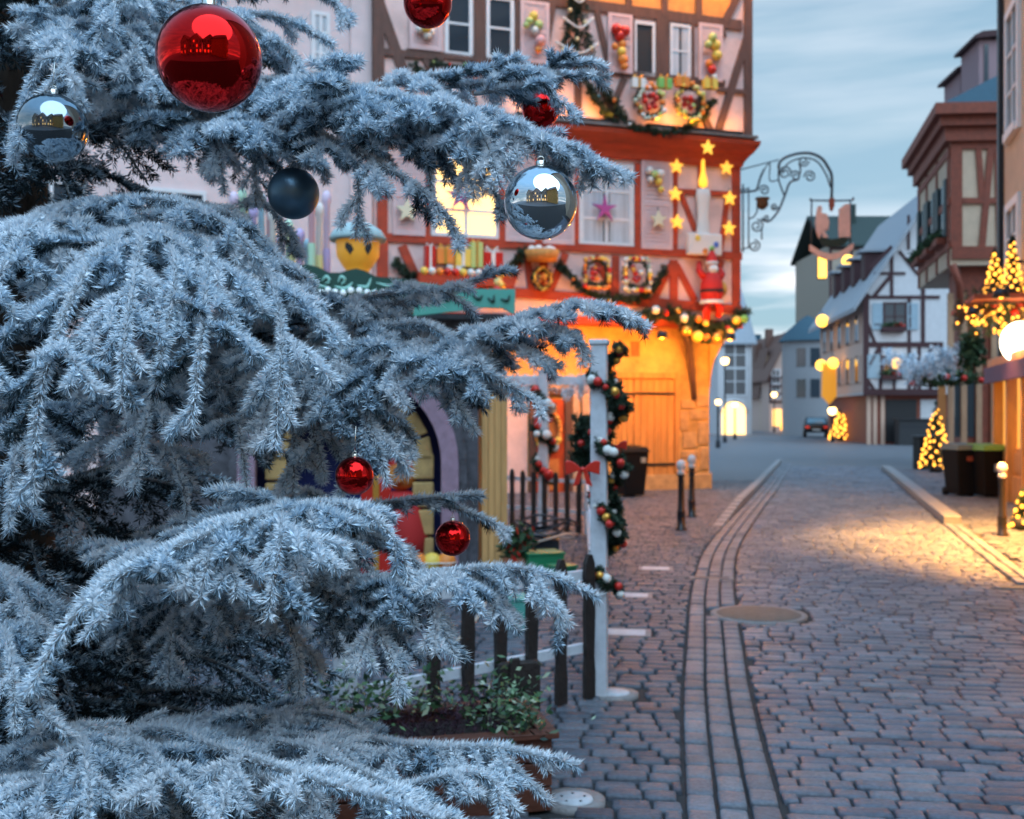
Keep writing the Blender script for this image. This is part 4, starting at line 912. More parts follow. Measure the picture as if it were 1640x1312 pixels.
# wall with an arched opening: two sides and a head
b = MB(); r = ro; top = kz(512); xl, xr = kx(380), kx(766); pts = arch(r)[1:-1]
for (x0,z0),(x1,z1) in zip(pts, pts[1:]): b.hexa([(x1,-.02,z1),(x0,-.02,z0),(x0,.15,z0),(x1,.15,z1),(x1,-.02,top),(x0,-.02,top),(x0,.15,top),(x1,.15,top)])
b.box(ax+r, xr, -.02, .15, -.03, top); b.box(xl-1.4, ax-r, -.02, .15, -.03, top); b.build('wall', M_rock, KR_)
def archband(r0, r1, y0, y1, m, name):
    b = MB(); n = 22
    P = [(1,-.0)]+[None]*0
    for i in range(n):
        a0, a1 = i*math.pi/n, (i+1)*math.pi/n; q = [(ax+rr*math.cos(a), az+rr*math.sin(a)) for rr, a in ((r0,a0),(r1,a0),(r1,a1),(r0,a1))]; b.prism(q, y0, y1)
    b.box(ax+r0, ax+r1, y0, y1, 0, az); b.box(ax-r1, ax-r0, y0, y1, 0, az); return b.build(name, m, KR_)
archband(ro-.02, ro+.07, -.12, -.03, M_rock, 'arch_rim'); archband(ro-.2, ro-.02, -.16, .0, M_purpl, 'arch_moulding')
b = MB(); n = 9
for i in range(n):
    a0, a1 = i*math.pi/n+.02, (i+1)*math.pi/n-.02; b.prism([(ax+rr*math.cos(a), az+rr*math.sin(a)) for rr, a in ((ro-.5,a0),(ro-.27,a0),(ro-.27,a1),(ro-.5,a1))], .1, .4)
for sx in (1,-1):
    for k in range(4): z = k*.3; c = ax+sx*(ro-.385); b.box(c-.115, c+.115, .1, .4, z+.01, z+.28)
b.build('stone_arch', M_ystone, KR_, bevel=.02)
b = MB(); b.box(ax-ro-.1, ax+ro+.1, 1.2, 1.25, 0, top); b.box(ax-ro-.1, ax-ro, .2, 1.2, 0, top); b.box(ax+ro, ax+ro+.1, .2, 1.2, 0, top); b.build('back_wall', M_blue, KR_)
b = MB(); N = 4
u0, u1 = kx(771), kx(812)
for i in range(N): b.box(u0+(u1-u0)*i/N+.003, u0+(u1-u0)*(i+1)/N-.003, -.05-.006*(i%2), .05, 0, kz(610))
b.build('side_boards', M_boards, KR_)
b = MB(); b.box(xl-1.4, xr+.3, -.1, 3, top, top+.06); b.build('roof', M_rock, KR_)
b = MB(); b.box(xr+.01, xr+.05, .16, 3, 0, top-.01); b.build('side_wall', M_boards, KR_)
tp = [(425,433),(464,438),(480,437),(498,435),(515,439),(531,447),(548,447),(560,443),(573,440),(588,444),(604,452),(649,455),(660,458)]
bt = [(660,510),(600,512),(540,505),(498,508),(440,500),(425,492)]
b = MB(); pp = [(kx(x), kz(y)) for x, y in tp+bt]; b.prism(pp, -.42, -.34); fs = b.build('fascia', M_gfas, KR_)
b = MB(); pp = [(kx(x), kz(y)) for x, y in ((661,458),(700,464),(742,469),(819,468),(818,508),(800,498),(770,497),(740,502),(661,512))]; b.prism(pp, -.40, -.34); f2 = b.build('fascia', M_teal, KR_)
sc = MB(); ky = -.43
def scroll(mb, pts, r=.018):
    P = spline([(kx(x), ky, kz(y)) for x, y in pts], 18); mb.tube(P, [r*(.35+.65*math.sin(math.pi*i/17)) for i in range(18)], 5)
for pts in (((435,452),(450,446),(466,449),(462,456)),((436,452),(440,458),(450,456)),((482,446),(484,456),(498,462)),((506,455),(512,466),(528,469)),((520,460),(527,453),(532,460),(526,464)),((545,462),(550,453),(556,459),(550,465)),((540,468),(556,471),(568,462)),((575,466),(590,468),(596,455)),((604,462),(625,466),(640,458)),((575,476),(590,480),(604,472))): scroll(sc, pts)
sc.build('scroll', M_mint, fs)
sc = MB(); ky = -.41
for pts in (((752,478),(762,484),(768,478)),((776,482),(784,488),(786,478)),((796,484),(806,486),(810,478)),((700,480),(715,486),(722,478))): sc = MB(); scroll(sc, pts, .02); sc.build('scroll', M_gfas, f2)
M_pb = mat('pearl_bulb', (.6,.72,.78), .3, emit=(.6,.75,.85), es=.25)
_t = MB(); _t.ball((0,0,0), 1, 10, 8); _o = _t.build('pearl', M_pb); PEARL = _o.data; bpy.data.objects.remove(_o)
for x, y in ((446,466),(459,467),(471,469),(484,472),(495,475),(507,478),(519,478),(530,474),(541,477),(553,478),(565,474),(578,474),(590,477),(602,478),(614,477),(626,478)): bulb(fs, (kx(x), -.45, kz(y)), .032, 'pearl', PEARL)
leafclump(KR_, 'leaf_garland', (ax+.3, -.2, az+ro-.05), .5, 420, mat('bright_leaves', (.02,.2,.06), .6, attr=('frost',(.01,.08,.03),(.02,.22,.07),(.05,.35,.12))), .07, (1.5,.2,.35))
# lantern with a snow cap on the roof
o = KF.at('snow_capped_lantern', 573, 445, -.1, 'yellow lantern with heart shaped holes and a snowy cap on the kiosk roof', 'lantern'); s = 11.3/F; o.location.z = top+.06; hh = kz(445)-top-.06
b = MB(); b.lathe([(0,0),(.16,0),(.13,hh*.4),(.12,hh+.05),(.16,hh+.1),(.22,hh+.2),(.23,hh+.34),(.21,hh+.40),(0,hh+.40)], 24); b.build('body', mat('yellow_lantern', (.8,.42,.05), .4, emit=(1,.4,.03), es=.12), o)
b = MB(); b.lathe([(.2,hh+.36),(.29,hh+.36),(.30,hh+.39),(.25,hh+.47),(.14,hh+.54),(0,hh+.56)], 24); b.build('snow_cap', mat('teal_snow', (.42,.58,.6), .8, bump=.3), o)
heart = [(0,-.07),(.06,0),(.06,.04),(.035,.06),(0,.035),(-.035,.06),(-.06,.04),(-.06,0)]
for dx, sx in ((-.07,.85),(.11,.65)):
    b = MB(); b.prism([(dx+x*sx, hh+.26+z) for x, z in heart], -.24+abs(dx)*.3, -.15); b.build('heart_hole', M_dark, o)
PAST = [(.75,.6,.75),(.5,.75,.55),(.8,.75,.35),(.55,.45,.75),(.4,.65,.75),(.8,.45,.5),(.85,.8,.75)]
for k in range(15):
    px = 372+k*10.5; c = PAST[k%7]; h = random.uniform(.7, 1.25); loc = KF.W(kx(px), .1+.15*(k%3), top+.061)
    o = empty('candy_stick', loc, KF.a, ('%s sugar stick in the pastel row on the kiosk roof, %s' if True else '') % (['mauve','mint green','lemon yellow','violet','sky blue','rose','cream'][k%7], ['at its left','at its middle','near the lantern'][min(2,k//5)]), 'decoration', 'pastel sugar sticks on the kiosk roof')
    b = MB(); b.lathe([(.035,0),(.035,h),(.05,h+.02),(.05,h+.1),(.02,h+.14),(0,h+.14)], 12); b.build('stick', mat('pastel_%d' % (k%7), c, .4), o)
    b = MB(); b.lathe([(.04,h*.3),(.042,h*.35),(.042,h*.55),(.04,h*.6)], 12); b.build('band', mat('pastel_%d' % ((k+3)%7), PAST[(k+3)%7], .4), o)
def gift(fr, px, py, y, w_, h_, d_, m, rib, label, group=None, loc=None, rz=None):
    o = empty('gift_box', loc if loc is not None else fr.W(fr.L(px,py,y)[0], y, fr.L(px,py,y)[1]), (fr.a if rz is None else rz), label, 'gift', group)
    b = MB(); b.box(-w_/2,w_/2,-d_/2,d_/2,0,h_); b.build('box', m, o, bevel=.008)
    b = MB(); b.box(-w_*.1,w_*.1,-d_/2-.004,d_/2+.004,0,h_+.004); b.tube([(0,0,h_),(-.3*w_,0,h_+.3*w_),(-.35*w_,0,h_+.1*w_),(0,0,h_),(.3*w_,0,h_+.3*w_),(.35*w_,0,h_+.1*w_),(0,0,h_)], w_*.05, 5); b.build('ribbon', rib, o)
    return o
gift(KF, 606, 812, -.35, .3, .95, .3, M_rball, M_gold, 'tall red gift box standing below the small red bauble', loc=KF.W(kx(604), -.4, 0))
o = empty('plush_toy', KF.W(kx(643), .25, 0), KF.a, 'orange and yellow plush toy with a red hood sitting inside the stone arch', 'toy')
b = MB(); b.lathe([(0,0),(.28,0),(.3,.3),(.2,.75),(0,.8)], 16); b.build('body', mat('red_plush', (.55,.03,.03), .8), o)
b = MB(); b.ball((0,-.02,.95), .17, 14, 10); b.ball((-.03,-.16,.92), .07, 10, 8); b.build('head', mat('orange_plush', (.75,.38,.06), .8, col2=(.5,.1,.03), vscale=14), o)
for sx in (-.06,.06): b = MB(); b.ball((sx,-.17,1.0), .025, 8, 6); b.build('eye', M_dark, o)
b = MB(); b.lathe([(.18,.98),(.17,1.08),(.1,1.15),(0,1.17)], 14, (.02,.03,0)); b.build('hood', mat('red_plush', (.55,.03,.03)), o)
for px, c, lab in ((668,M_orange,'small orange ball among the toys at the foot of the arch, left one'),(690,M_yel,'small yellow ball among the toys at the foot of the arch'),(712,M_orange,'orange ball at the foot of the mauve moulding')):
    p = KF.W(kx(px), -.5, .1); o = empty('toy_ball', p, 0, lab, 'ball'); b = MB(); b.ball((0,0,0), .1, 14, 10); b.build('ball', c, o)
    b = MB(); b.tube([(.101*math.cos(i*.5236),.101*math.sin(i*.5236),0) for i in range(13)], .008, 5); b.build('stripe', M_wball, o)
# ---------------------------------------------------------------- fence
FP = Vector((.497, 6.06, 0)); FD = Vector((-.76, -.65, 0)).normalized()
M_pick = mat('dark_picket', (.022,.014,.012), .6, var=.4, vscale=12, bump=.3); M_wpost = mat('white_post', (.62,.66,.72), .55, var=.15, vscale=14, bump=.15)
def picket(mb, x, w_=.075, h_=.82, y=-.02):
    z = [.02,.16,.25,.5,.58,h_-.12,h_-.05,h_]; ww = [1,1,.8,1,.85,1,.9,.35]
    for k in range(len(z)-1): a, c = w_/2*ww[k], w_/2*ww[k+1]; mb.hexa([(x-a,y-.014,z[k]),(x+a,y-.014,z[k]),(x+a,y+.014,z[k]),(x-a,y+.014,z[k]),(x-c,y-.014,z[k+1]),(x+c,y-.014,z[k+1]),(x+c,y+.014,z[k+1]),(x-c,y+.014,z[k+1])])
def fence(a, d, length, label, spacing=.22, start=.15, y=-.03, h=.82):
    o = empty('picket_fence', a, math.atan2(d.y, d.x), label, 'fence'); n = int((length-start)/spacing)
    for zz in (.27, .68): b = MB(); b.box(.06, length-.06, -.004, .03, zz, zz+.05); b.build('rail', M_wpost, o)
    for k in range(n+1): b = MB(); picket(b, start+k*spacing, y=y, h_=h*random.uniform(.97,1.04)); b.build('picket', M_pick, o)
    return o
fence(FP, FD, 1.62, 'near dark picket fence with white rails beneath the frosted branch', .215, .13, .05)
P2 = Vector((1.02, 14.2, 0)); dR = (P2-FP).normalized()
fence(FP, dR, (P2-FP).length, 'dark picket fence running back along the pavement from the white post', .3, .25)
P3 = Vector((-.1, 15.2, 0)); fence(P2, (P3-P2).normalized(), 1.5, 'far dark picket fence with white rails in front of the red door', .2, .12, .05)
def post(p, h, label, w_=.09):
    o = empty('fence_post', p, math.atan2(FD.y, FD.x)+.65, label, 'post'); b = MB(); b.box(-w_/2,w_/2,-w_/2,w_/2,-.03,h); b.build('shaft', M_wpost, o, bevel=.006)
    b = MB(); b.prismz([(-w_*.6,-w_*.6),(w_*.6,-w_*.6),(w_*.6,w_*.6),(-w_*.6,w_*.6)], h, h+.03); b.build('cap', M_wpost, o, bevel=.006); return o
post(FP+Vector((.0,-.01,0)), 2.0, 'tall white square post wound with a garland at the fence corner')
post(FP+FD*1.68, .95, 'low white post between the spruce and the planter'); post(P2, 1.0, 'white post at the far corner of the picket fence')
pf = Vector((.44,14.75,0)); post(pf, 2.2, 'far white post wound with white flowers in front of the red door', .13)
o = empty('gate_arch', Vector((-.05,14.8,0)), 0, 'white beam topped with frosted tinsel in front of the red door', 'arch'); b = MB(); b.box(-.1,1.25,-.05,.05,2.02,2.14); b.box(1.14,1.24,-.05,.05,1.0,2.02); b.build('beam', M_wpost, o)
S = [((random.uniform(-.1,1.2),random.uniform(-.08,.08),random.uniform(1.95,2.2)),)*1 for _ in range(120)]; S = [(s[0], (s[0][0]+random.uniform(-.1,.1), s[0][1], s[0][2]-random.uniform(.05,.2))) for s in S]
V, fr = needles(S, 160, .06, .012, fb=.8); quads('tinsel', V, M_frost, o, ('frost', fr))
# ---------------------------------------------------------------- garlands
def garland(pts, label, r=.06, dens=1400, balls=(), name='garland', group=None, n=60, m=None, cat='garland', bs=None, wd=.008):
    P = spline(pts, n); o = empty(name, P[0], 0, label, cat, group); S = []
    for a, c in zip(P, P[1:]):
        a, c = a-P[0], c-P[0]; S.append((tuple(a), tuple(c)))
        for k in range(2): v = Vector((random.gauss(0,1),random.gauss(0,1),random.gauss(0,1))).normalized()*r*1.1; S.append((tuple(a), tuple(a+v)))
    V, fr = needles(S, dens, r*.8, wd, ang=(45,80)); quads('foliage', V, m or M_pine, o, ('frost', fr))
    for k, bm_ in enumerate(balls):
        p = P[int((k+.5)/len(balls)*(n-1))]-P[0]; v = Vector((random.gauss(0,.7), -1, random.gauss(0,.7))).normalized()*r*.9; rr = (bs or r*.42)*random.uniform(.8,1.3)
        b = MB(); b.ball((0,0,0), rr, 12, 8); q = b.build('ball', bm_, o); q.location = p+v
    return o
R_ = lambda *ms: [random.choice(ms) for _ in range(ms.__len__()*0+1)]
path = []
for k in range(34):
    z = 2.0-k*.043; a = k*.75; rr = .075+.02*math.sin(k*1.7); path.append(FP+Vector((.055+rr*math.cos(a), .0+rr*math.sin(a), z)))
garland(path, 'green garland with red and white baubles wound down the tall white post', .04, 2200, [random.choice((M_rball,M_rball,M_wball,M_wball,M_gold)) for _ in range(52)], n=150, bs=.024, wd=.006)
path = [FP+Vector((.06+.05*math.sin(k*1.1), .12+.03*k, 1.85-k*.12)) for k in range(11)]
garland(path, 'second garland strand hanging on the pavement side of the fence behind the white post', .05, 1800, [random.choice((M_rball,M_wball,M_rball)) for _ in range(16)], n=70, bs=.018, wd=.007)
garland([FP+Vector((-.09,.3,1.55)), FP+Vector((-.06,.25,1.35)), FP+Vector((-.0,.2,1.5))], 'short loop of green garland left of the tall white post', .07, 2000, [M_rball,M_rball], n=16, wd=.007)
path = [pf+Vector((.11*math.cos(k*.9), .11*math.sin(k*.9), 2.15-k*.07)) for k in range(22)]
garland(path, 'garland of white flowers wound round the far white post', .07, 900, [random.choice((M_wball,M_wball,M_rball)) for _ in range(24)], n=70, bs=.06, wd=.012)
def bow(p, s, label, rz=0):
    o = empty('red_bow', p, rz, label, 'bow')
    for sx in (-1,1):
        b = MB(); n=9; c=[(0,0)]+[(sx*s*(.15+.85*t), s*(.1+.4*math.sin(t*2.2))) for t in (.3,.6,.85,1)]+[(sx*s*t, -s*.32*t+.0) for t in (.95,.6,.3)]
        b.prism(c, -.03*s*3, .03*s*3); b.build('loop', M_rball, o, bevel=.004); b = MB(); b.prism([(0,0),(sx*.25*s,-.05*s),(sx*.55*s,-.95*s),(sx*.2*s,-.8*s)], -.02,.0); b.build('tail', M_rball, o)
    b = MB(); b.ball((0,-.02,0), s*.16, 10, 8); b.build('knot', M_rball, o)
bow(W3(933,752,5.95), .1, 'big red bow tied to the garland left of the tall white post'); bow(W3(986,715,6.4), .07, 'smaller red bow on the pavement side of the garland')
# things kept inside the fence
def crate(p, w_, d_, h_, m, label, rz=.3):
    o = empty('plastic_crate', p, rz, label, 'crate'); b = MB(); t=.015
    b.box(-w_/2,w_/2,-d_/2,d_/2,0,t); b.box(-w_/2,w_/2,-d_/2,-d_/2+t,t,h_); b.box(-w_/2,w_/2,d_/2-t,d_/2,t,h_); b.box(-w_/2,-w_/2+t,-d_/2+t,d_/2-t,t,h_); b.box(w_/2-t,w_/2,-d_/2+t,d_/2-t,t,h_); b.build('body', m, o, bevel=.004)
    b = MB(); b.box(-w_/2-.012,w_/2+.012,-d_/2-.012,d_/2+.012,h_,h_+.02); b.build('lid', m, o, bevel=.004)
M_gc = mat('green_plastic', (.02,.22,.1), .4); M_tc = mat('teal_plastic', (.1,.4,.34), .45)
p = G(868,925); crate(p, .36,.3,.24, M_gc, 'bright green plastic crate beneath the cable coil inside the fence'); crate(G(820,1005), .25,.25,.22, M_tc, 'teal plastic box on the setts behind the near pickets', .1); crate(G(900,935), .2,.2,.16, M_gc, 'small green box next to the bright green crate', .5)
o = empty('cable_coil', G(850,900), 0, 'coil of black and pale cable lying inside the fence', 'cable')
for k,(rr,z,m) in enumerate(((.3,.42,M_iron),(.33,.46,M_iron),(.28,.5,M_iron),(.36,.38,mat('pale_cable',(.5,.38,.3),.6)),(.31,.54,M_iron))):
    b = MB(); b.tube([(rr*math.cos(a)+.05*k, rr*.8*math.sin(a), z-.1+.05*math.sin(2*a+k)) for a in [i*math.pi/14 for i in range(29)]], .012, 6); b.build('loop', m, o)
b = MB(); b.box(-.25,.3,-.2,.2,0,.26); b.build('stand', M_iron, o)
o = empty('hose', G(720,1060), 0, 'pale hose curving over the setts behind the near pickets', 'hose'); b = MB(); b.tube(spline([(-.3,.2,.05),(0,-.1,.12),(.2,.1,.3),(.25,.3,.45)],16), .012, 6); b.build('tube', mat('pale_cable',(.5,.38,.3)), o)
o = empty('potted_plant', G(826,925), 0, 'leafy pot plant with red flowers left of the green crate', 'plant'); leafclump(o,'foliage',(0,0,.35),.2,260,M_fol,.05,(1,1,1.1)); leafclump(o,'red_flowers',(0,-.05,.35),.22,40,M_rball,.04)
b = MB(); b.lathe([(0,0),(.1,0),(.13,.2),(0,.2)], 16); b.build('pot', mat('terracotta',(.35,.13,.07),.8), o)
# ---------------------------------------------------------------- planter
pr = G(884, 1300); o = empty('wooden_planter', (pr.x, pr.y, 0), R(13), 'reddish brown wooden planter box full of heather, at the foot of the spruce', 'planter')
M_plank = mat('planter_wood', (.13,.04,.022), .6, var=.5, vscale=8, bump=.4, bscale=22, stretch=(.3,1,1))
LP, DP, HP = 1.7, .5, .3
b = MB()
for i in range(3):
    z0, z1 = i*HP/3+.004, (i+1)*HP/3-.004; b.box(-LP,0,0,.03,z0,z1); b.box(-LP,0,DP-.03,DP,z0,z1); b.box(-.03,0,.032,DP-.032,z0,z1); b.box(-LP,-LP+.03,.032,DP-.032,z0,z1)
b.build('side_boards', M_plank, o, bevel=.004)
b = MB(); b.box(-LP-.01,.025,-.025,.05,HP,HP+.025); b.box(-LP-.01,.025,DP-.05,DP+.025,HP,HP+.025); b.box(-.05,.025,.052,DP-.052,HP,HP+.025); b.build('top_rim', M_plank, o, bevel=.004)
b = MB(); b.box(-LP+.03,-.03,.03,DP-.03,.05,HP-.04); b.build('soil', mat('soil',(.03,.022,.018),.9,var=.5,vscale=30,bump=.6), o)
M_heath = mat('heather', (.05,.02,.04), .8, attr=('frost',(.02,.01,.018),(.06,.022,.045),(.12,.06,.08)))
S = []
for k in range(260): x, y = random.uniform(-LP+.05,-.1), random.uniform(.05,DP-.05); S.append(((x,y,HP-.06),(x+random.gauss(0,.03),y+random.gauss(0,.03),HP+random.uniform(.06,.16))))
V, fr = needles(S, 380, .018, .004); h_ = quads('heather', V, M_heath, o, ('frost', fr))
M_varleaf = mat('variegated_leaf', (.1,.2,.08), .4, attr=('frost',(.01,.03,.016),(.025,.08,.035),(.1,.19,.07),(.45,.52,.38)))
n = 1100; t = RNG.random(n); cx = np.where(RNG.random(n)<.62, -.66+RNG.normal(0,.24,n), -.13+RNG.normal(0,.07,n)); cy = DP/2+RNG.normal(-.06,.13,n); cz = HP+.02+np.abs(RNG.normal(0,.085,n))+np.where(cx<-.35,.06,0)
p = np.stack([cx,cy,cz],1); a = RNG.normal(size=(n,3)); a[:,2] = np.abs(a[:,2])*.5; a /= np.linalg.norm(a,axis=1)[:,None]; s_ = np.cross(a, RNG.normal(size=(n,3))); s_ /= np.linalg.norm(s_,axis=1)[:,None]; sz = RNG.uniform(.012,.026,(n,1))
V = np.stack([p, p+a*sz-s_*sz*.45, p+a*sz*2, p+a*sz+s_*sz*.45],1); quads('leaves', V, M_varleaf, o, ('frost', np.clip(RNG.normal(.45,.28,n),0,1)))
o2 = empty('weathered_board', G(835,1185)+Vector((0,.25,.0)), R(20), 'dark weathered board standing behind the planter corner', 'board'); b = MB(); b.box(-.12,.1,-.03,.03,0,.33); b.box(-.08,-.02,-.05,-.03,.05,.36); b.build('board', M_pick, o2, bevel=.01)
# ================================================================== ornaments on the pink house
def orn(name, px, py, y, label, cat, group=None, fr=PK): return fr.at(name, px, py, y, label, cat, group)
S0 = PK.O.y/F
def ball_part(o, dx, dy, r, m, nm='ball', y=0):
    b = MB(); b.ball((0,0,0), r, 12, 8); q = b.build(nm, m, o); q.location = (dx*S0, y, -dy*S0); return q
def star(px, py, r, m, label, y, cat='star', group=None, k=.45, th=.05):
    o = orn('star', px, py, y, label, cat, group); b = MB(); b.prism(star_poly(r*S0, k), -th, th*.2); b.build('star_body', m, o, bevel=.008)
    b = MB(); b.box(-.006,.006,-.004,.012,r*S0*.8,r*S0*1.3); b.build('hanger', M_iron, o); return o
for px, py, lab in ((1133,237,'yellow star above the candle flame, highest of the candle stars'),(1083,267,'yellow star at the upper left of the white candle'),(1081,311,'yellow star at middle height left of the white candle'),(1084,356,'yellow star at the lower left of the white candle'),(1163,269,'yellow star at the upper right of the white candle'),(1168,318,'yellow star at middle height right of the white candle'),(1167,366,'yellow star at the lower right of the white candle')):
    star(px, py, 12.5, M_star, lab, -.1 if py > 240 else -.5, 'star', 'yellow stars round the big white candle')
o = orn('giant_candle', 1126, 408, -.12, 'tall white candle ornament with a yellow flame standing on the timber ledge', 'ornament')
b = MB(); sd = [(0,0),(.17,0),(.165,.2),(.18,.5),(.15,.8),(.17,1.1),(.2,1.25),(.17,1.38),(0,1.4)]; b.lathe(sd, 18); b.build('candle', mat('candle_white',(.78,.74,.7),.6,bump=.2), o).scale = (.85,.5,1)
b = MB(); b.lathe([(0,1.4),(.12,1.45),(.13,1.55),(.06,1.75),(.05,1.95),(.03,2.1),(0,2.15)], 14); b.build('flame', mat('flame_yellow',(.9,.5,.05),.5,emit=(1,.5,.04),es=.7), o).scale = (.8,.5,1)
o = orn('candle_base', 1126, 410, -.17, 'white gift shaped base with coloured dots at the foot of the giant candle', 'ornament')
b = MB(); b.box(-.39,.39,-.12,.04,0,.46); b.build('box', mat('candle_white',(.78,.74,.7)), o, bevel=.03)
for dx, dy, m in ((18,-17,mat('blue_dot',(.1,.2,.6),.5)),(-1,-6,M_orange),(-14,-26,M_yel)): 
    b = MB(); n=14; b.prism([(dx*S0+.06*math.cos(i*.449), -dy*S0+.06*math.sin(i*.449)) for i in range(n)], -.135,-.12); b.build('dot', m, o)
star(737, 315, 24, M_purp, 'purple star hanging in the lit yellow window', -.12, k=.3); star(968, 335, 22, M_purp, 'purple star hanging in the curtained window right of the mirror bauble', -.12, k=.3)
star(652, 338, 18, M_cream, 'pale yellow star on the left shutter of the lit window', -.14); star(1054, 352, 15, M_cream, 'cream star on the shutter beside the candle', -.14)
def bunch(px, py, y, lst, label, cat='ornament', name='toy_ornament', group='toys hung on the shutters'):
    o = orn(name, px, py, y, label, cat, group)
    for dx, dy, r, m in lst: ball_part(o, dx, dy, r*S0, m, random.choice(('ball','ball')), random.uniform(-.05,.03))
    return o
G_, Y_, W_, O_, Rr = M_grn, M_yel, M_wball, M_orange, M_rball
M_lime = mat('lime_ornament', (.5,.6,.2), .5); M_pinkb = mat('pink_ornament', (.75,.4,.4), .5)
bunch(855, 45, Y2-.17, [(0,-18,7,Y_),(-8,-8,6,M_lime),(8,-6,7,M_lime),(2,3,6,W_),(10,18,8,M_pinkb),(6,32,5,O_),(-12,-2,5,M_lime)], 'lime and yellow ribbon ornament on the shutter right of the twin windows')
bunch(682, 45, Y2-.17, [(0,0,8,Y_),(8,4,6,W_),(-8,2,6,W_),(3,10,6,W_),(0,-8,5,O_)], 'white flower ornament with an orange heart on the leftmost upper shutter')
bunch(993, 62, Y2-.17, [(-6,-14,8,Rr),(8,-12,8,Rr),(0,-4,8,Rr),(4,8,6,O_),(2,20,7,Y_),(4,32,8,O_),(6,42,6,O_),(-10,14,5,O_)], 'red bow and orange toy on the shutter left of the open dark window')
bunch(1140, 75, Y2-.17, [(0,-14,7,M_lime),(8,-4,8,Y_),(-8,-2,6,M_lime),(10,12,8,Y_),(-4,26,6,O_),(0,36,7,Rr),(3,48,5,W_)], 'yellow and lime ornament on the rightmost upper shutter')
bunch(1050, 282, -.17, [(-10,-8,6,W_),(-2,-2,6,M_lime),(8,-4,7,W_),(6,8,6,Y_),(10,20,5,Y_),(-8,6,5,W_)], 'white and yellow bells on the shutter beside the candle')
# dark flat fir with white chain
o = orn('fir_ornament', 923, 112, Y2-.2, 'dark fir tree ornament with white chain and pale balls between the upper windows', 'ornament'); S = []
for k in range(150):
    z = random.uniform(0,2.0); ww = .62*(1-z/2.1)*(.7+.3*((z*2)%1)); x = random.uniform(-ww,ww); S.append(((x*.6,random.uniform(-.1,.02),z+.1),(x,random.uniform(-.14,.0),z-.05)))
V, fr = needles(S, 260, .08, .016); quads('foliage', V, M_pine, o, ('frost', fr))
b = MB(); b.tube([(0,0,-.1),(0,0,2.0)], .04, 6); b.build('trunk', M_dark, o)
for k,(za,xa,xb) in enumerate(((.35,-.5,.4),(.85,-.35,.3),(1.35,-.22,.2))): b = MB(); b.tube(spline([(xa,-.17,za+.1),(0,-.2,za-.08),(xb,-.17,za+.16)],12), .022, 5); b.build('chain', M_wball, o)
for dx, dz in ((-.2,1.1),(.12,.9),(-.05,.55),(.25,.4),(-.35,.3),(.05,1.5)): b = MB(); b.ball((dx,-.18,dz), .045, 10, 7); b.build('ball', mat('pale_gold_ball',(.7,.6,.35),.3), o)
GP = lambda pts, y: [PK.W(PK.L(a,c,y)[0], y, PK.L(a,c,y)[1]) for a, c in pts]
gr = 'dark fir garlands on the pink house'
garland(GP(((938,130),(950,152),(965,172),(984,197)), Y2-.14), 'short dark garland slanting down towards the red cornice', .09, 420, [mat('teal_ball',(.1,.35,.38),.3)], group=gr, n=24, wd=.018)
garland(GP(((962,138),(985,165),(1005,195),(1050,212),(1100,206),(1130,180),(1143,158)), Y2-.16), 'long dark garland swagged below the two upper wreaths', .1, 420, [O_,M_wball,O_,M_gold], group=gr, n=50, wd=.018)
garland(GP(((664,105),(676,118),(690,128)), Y2-.14), 'short dark garland beneath the leftmost upper shutter', .09, 420, group=gr, n=12, wd=.018)
garland(GP(((690,100),(720,106),(760,110),(800,116),(830,116)), Y2-.14), 'garland with lime and red balls under the twin upper windows', .08, 420, [M_lime,Rr,G_,O_,M_pinkb,W_], group=gr, n=30, wd=.018)
garland(GP(((632,418),(648,434),(668,445),(700,452)), -.12), 'dark garland left of the gift window box', .09, 420, group=gr, n=24, wd=.018)
garland(GP(((838,402),(828,420),(812,438)), -.12), 'dark garland between the gift window box and the hanging basket', .1, 420, group=gr, n=16, wd=.018)
garland(GP(((893,424),(915,445),(940,468),(980,478),(1020,478),(1045,462),(1066,428)), -.13), 'dark garland slung below the two square toy panels', .1, 420, [O_,M_gold,O_], group=gr, n=50, wd=.018)
garland(GP(((1015,520),(1040,506),(1070,500),(1095,510),(1120,520),(1150,528),(1175,518),(1192,500)), -.22), 'thick garland with coloured baubles along the jetty above the wooden gate', .14, 420, [W_,O_,W_,Rr,M_gold,W_,O_,Y_,M_gold,Rr,Y_,G_], group=gr, n=60, wd=.02, bs=.085)
garland(GP(((1098,525),(1125,540),(1150,540),(1170,525)), -.3), 'lower swag of garland with yellow ornaments at the house corner', .11, 420, [M_gold,Y_,O_,M_gold,Y_], group=gr, n=30, wd=.02, bs=.1)
def wreath(px, py, rp, y, ring, mid, label, square=False):
    o = orn('wreath', px, py, y, label, 'wreath', 'toy wreaths on the pink house'); r = rp*S0; S = []
    for i in range(48): a, c = i*math.pi/24, (i+1)*math.pi/24; S.append(((r*.8*math.cos(a),0,r*.8*math.sin(a)),(r*.8*math.cos(c),0,r*.8*math.sin(c))))
    V, fr = needles(S, 500, .1, .018); quads('foliage', V, M_pine, o, ('frost', fr))
    for i in range(26):
        a = i*2*math.pi/26; q = .8+.16*random.uniform(-1,1)
        if square: s_ = max(abs(math.cos(a)), abs(math.sin(a))); q = .82/s_
        b = MB(); b.ball((0,0,0), r*.15*random.uniform(.7,1.15), 10, 7); k = b.build('ball', random.choice(ring), o); k.location = (r*q*math.cos(a)*.95, random.uniform(-.1,.0), r*q*math.sin(a)*1.12)
    for i in range(9):
        b = MB(); b.ball((0,0,0), r*.17, 10, 7); k = b.build('ball', random.choice(mid), o); k.location = (r*.36*random.uniform(-1,1), random.uniform(-.08,0), r*.42*random.uniform(-1,1))
    return o
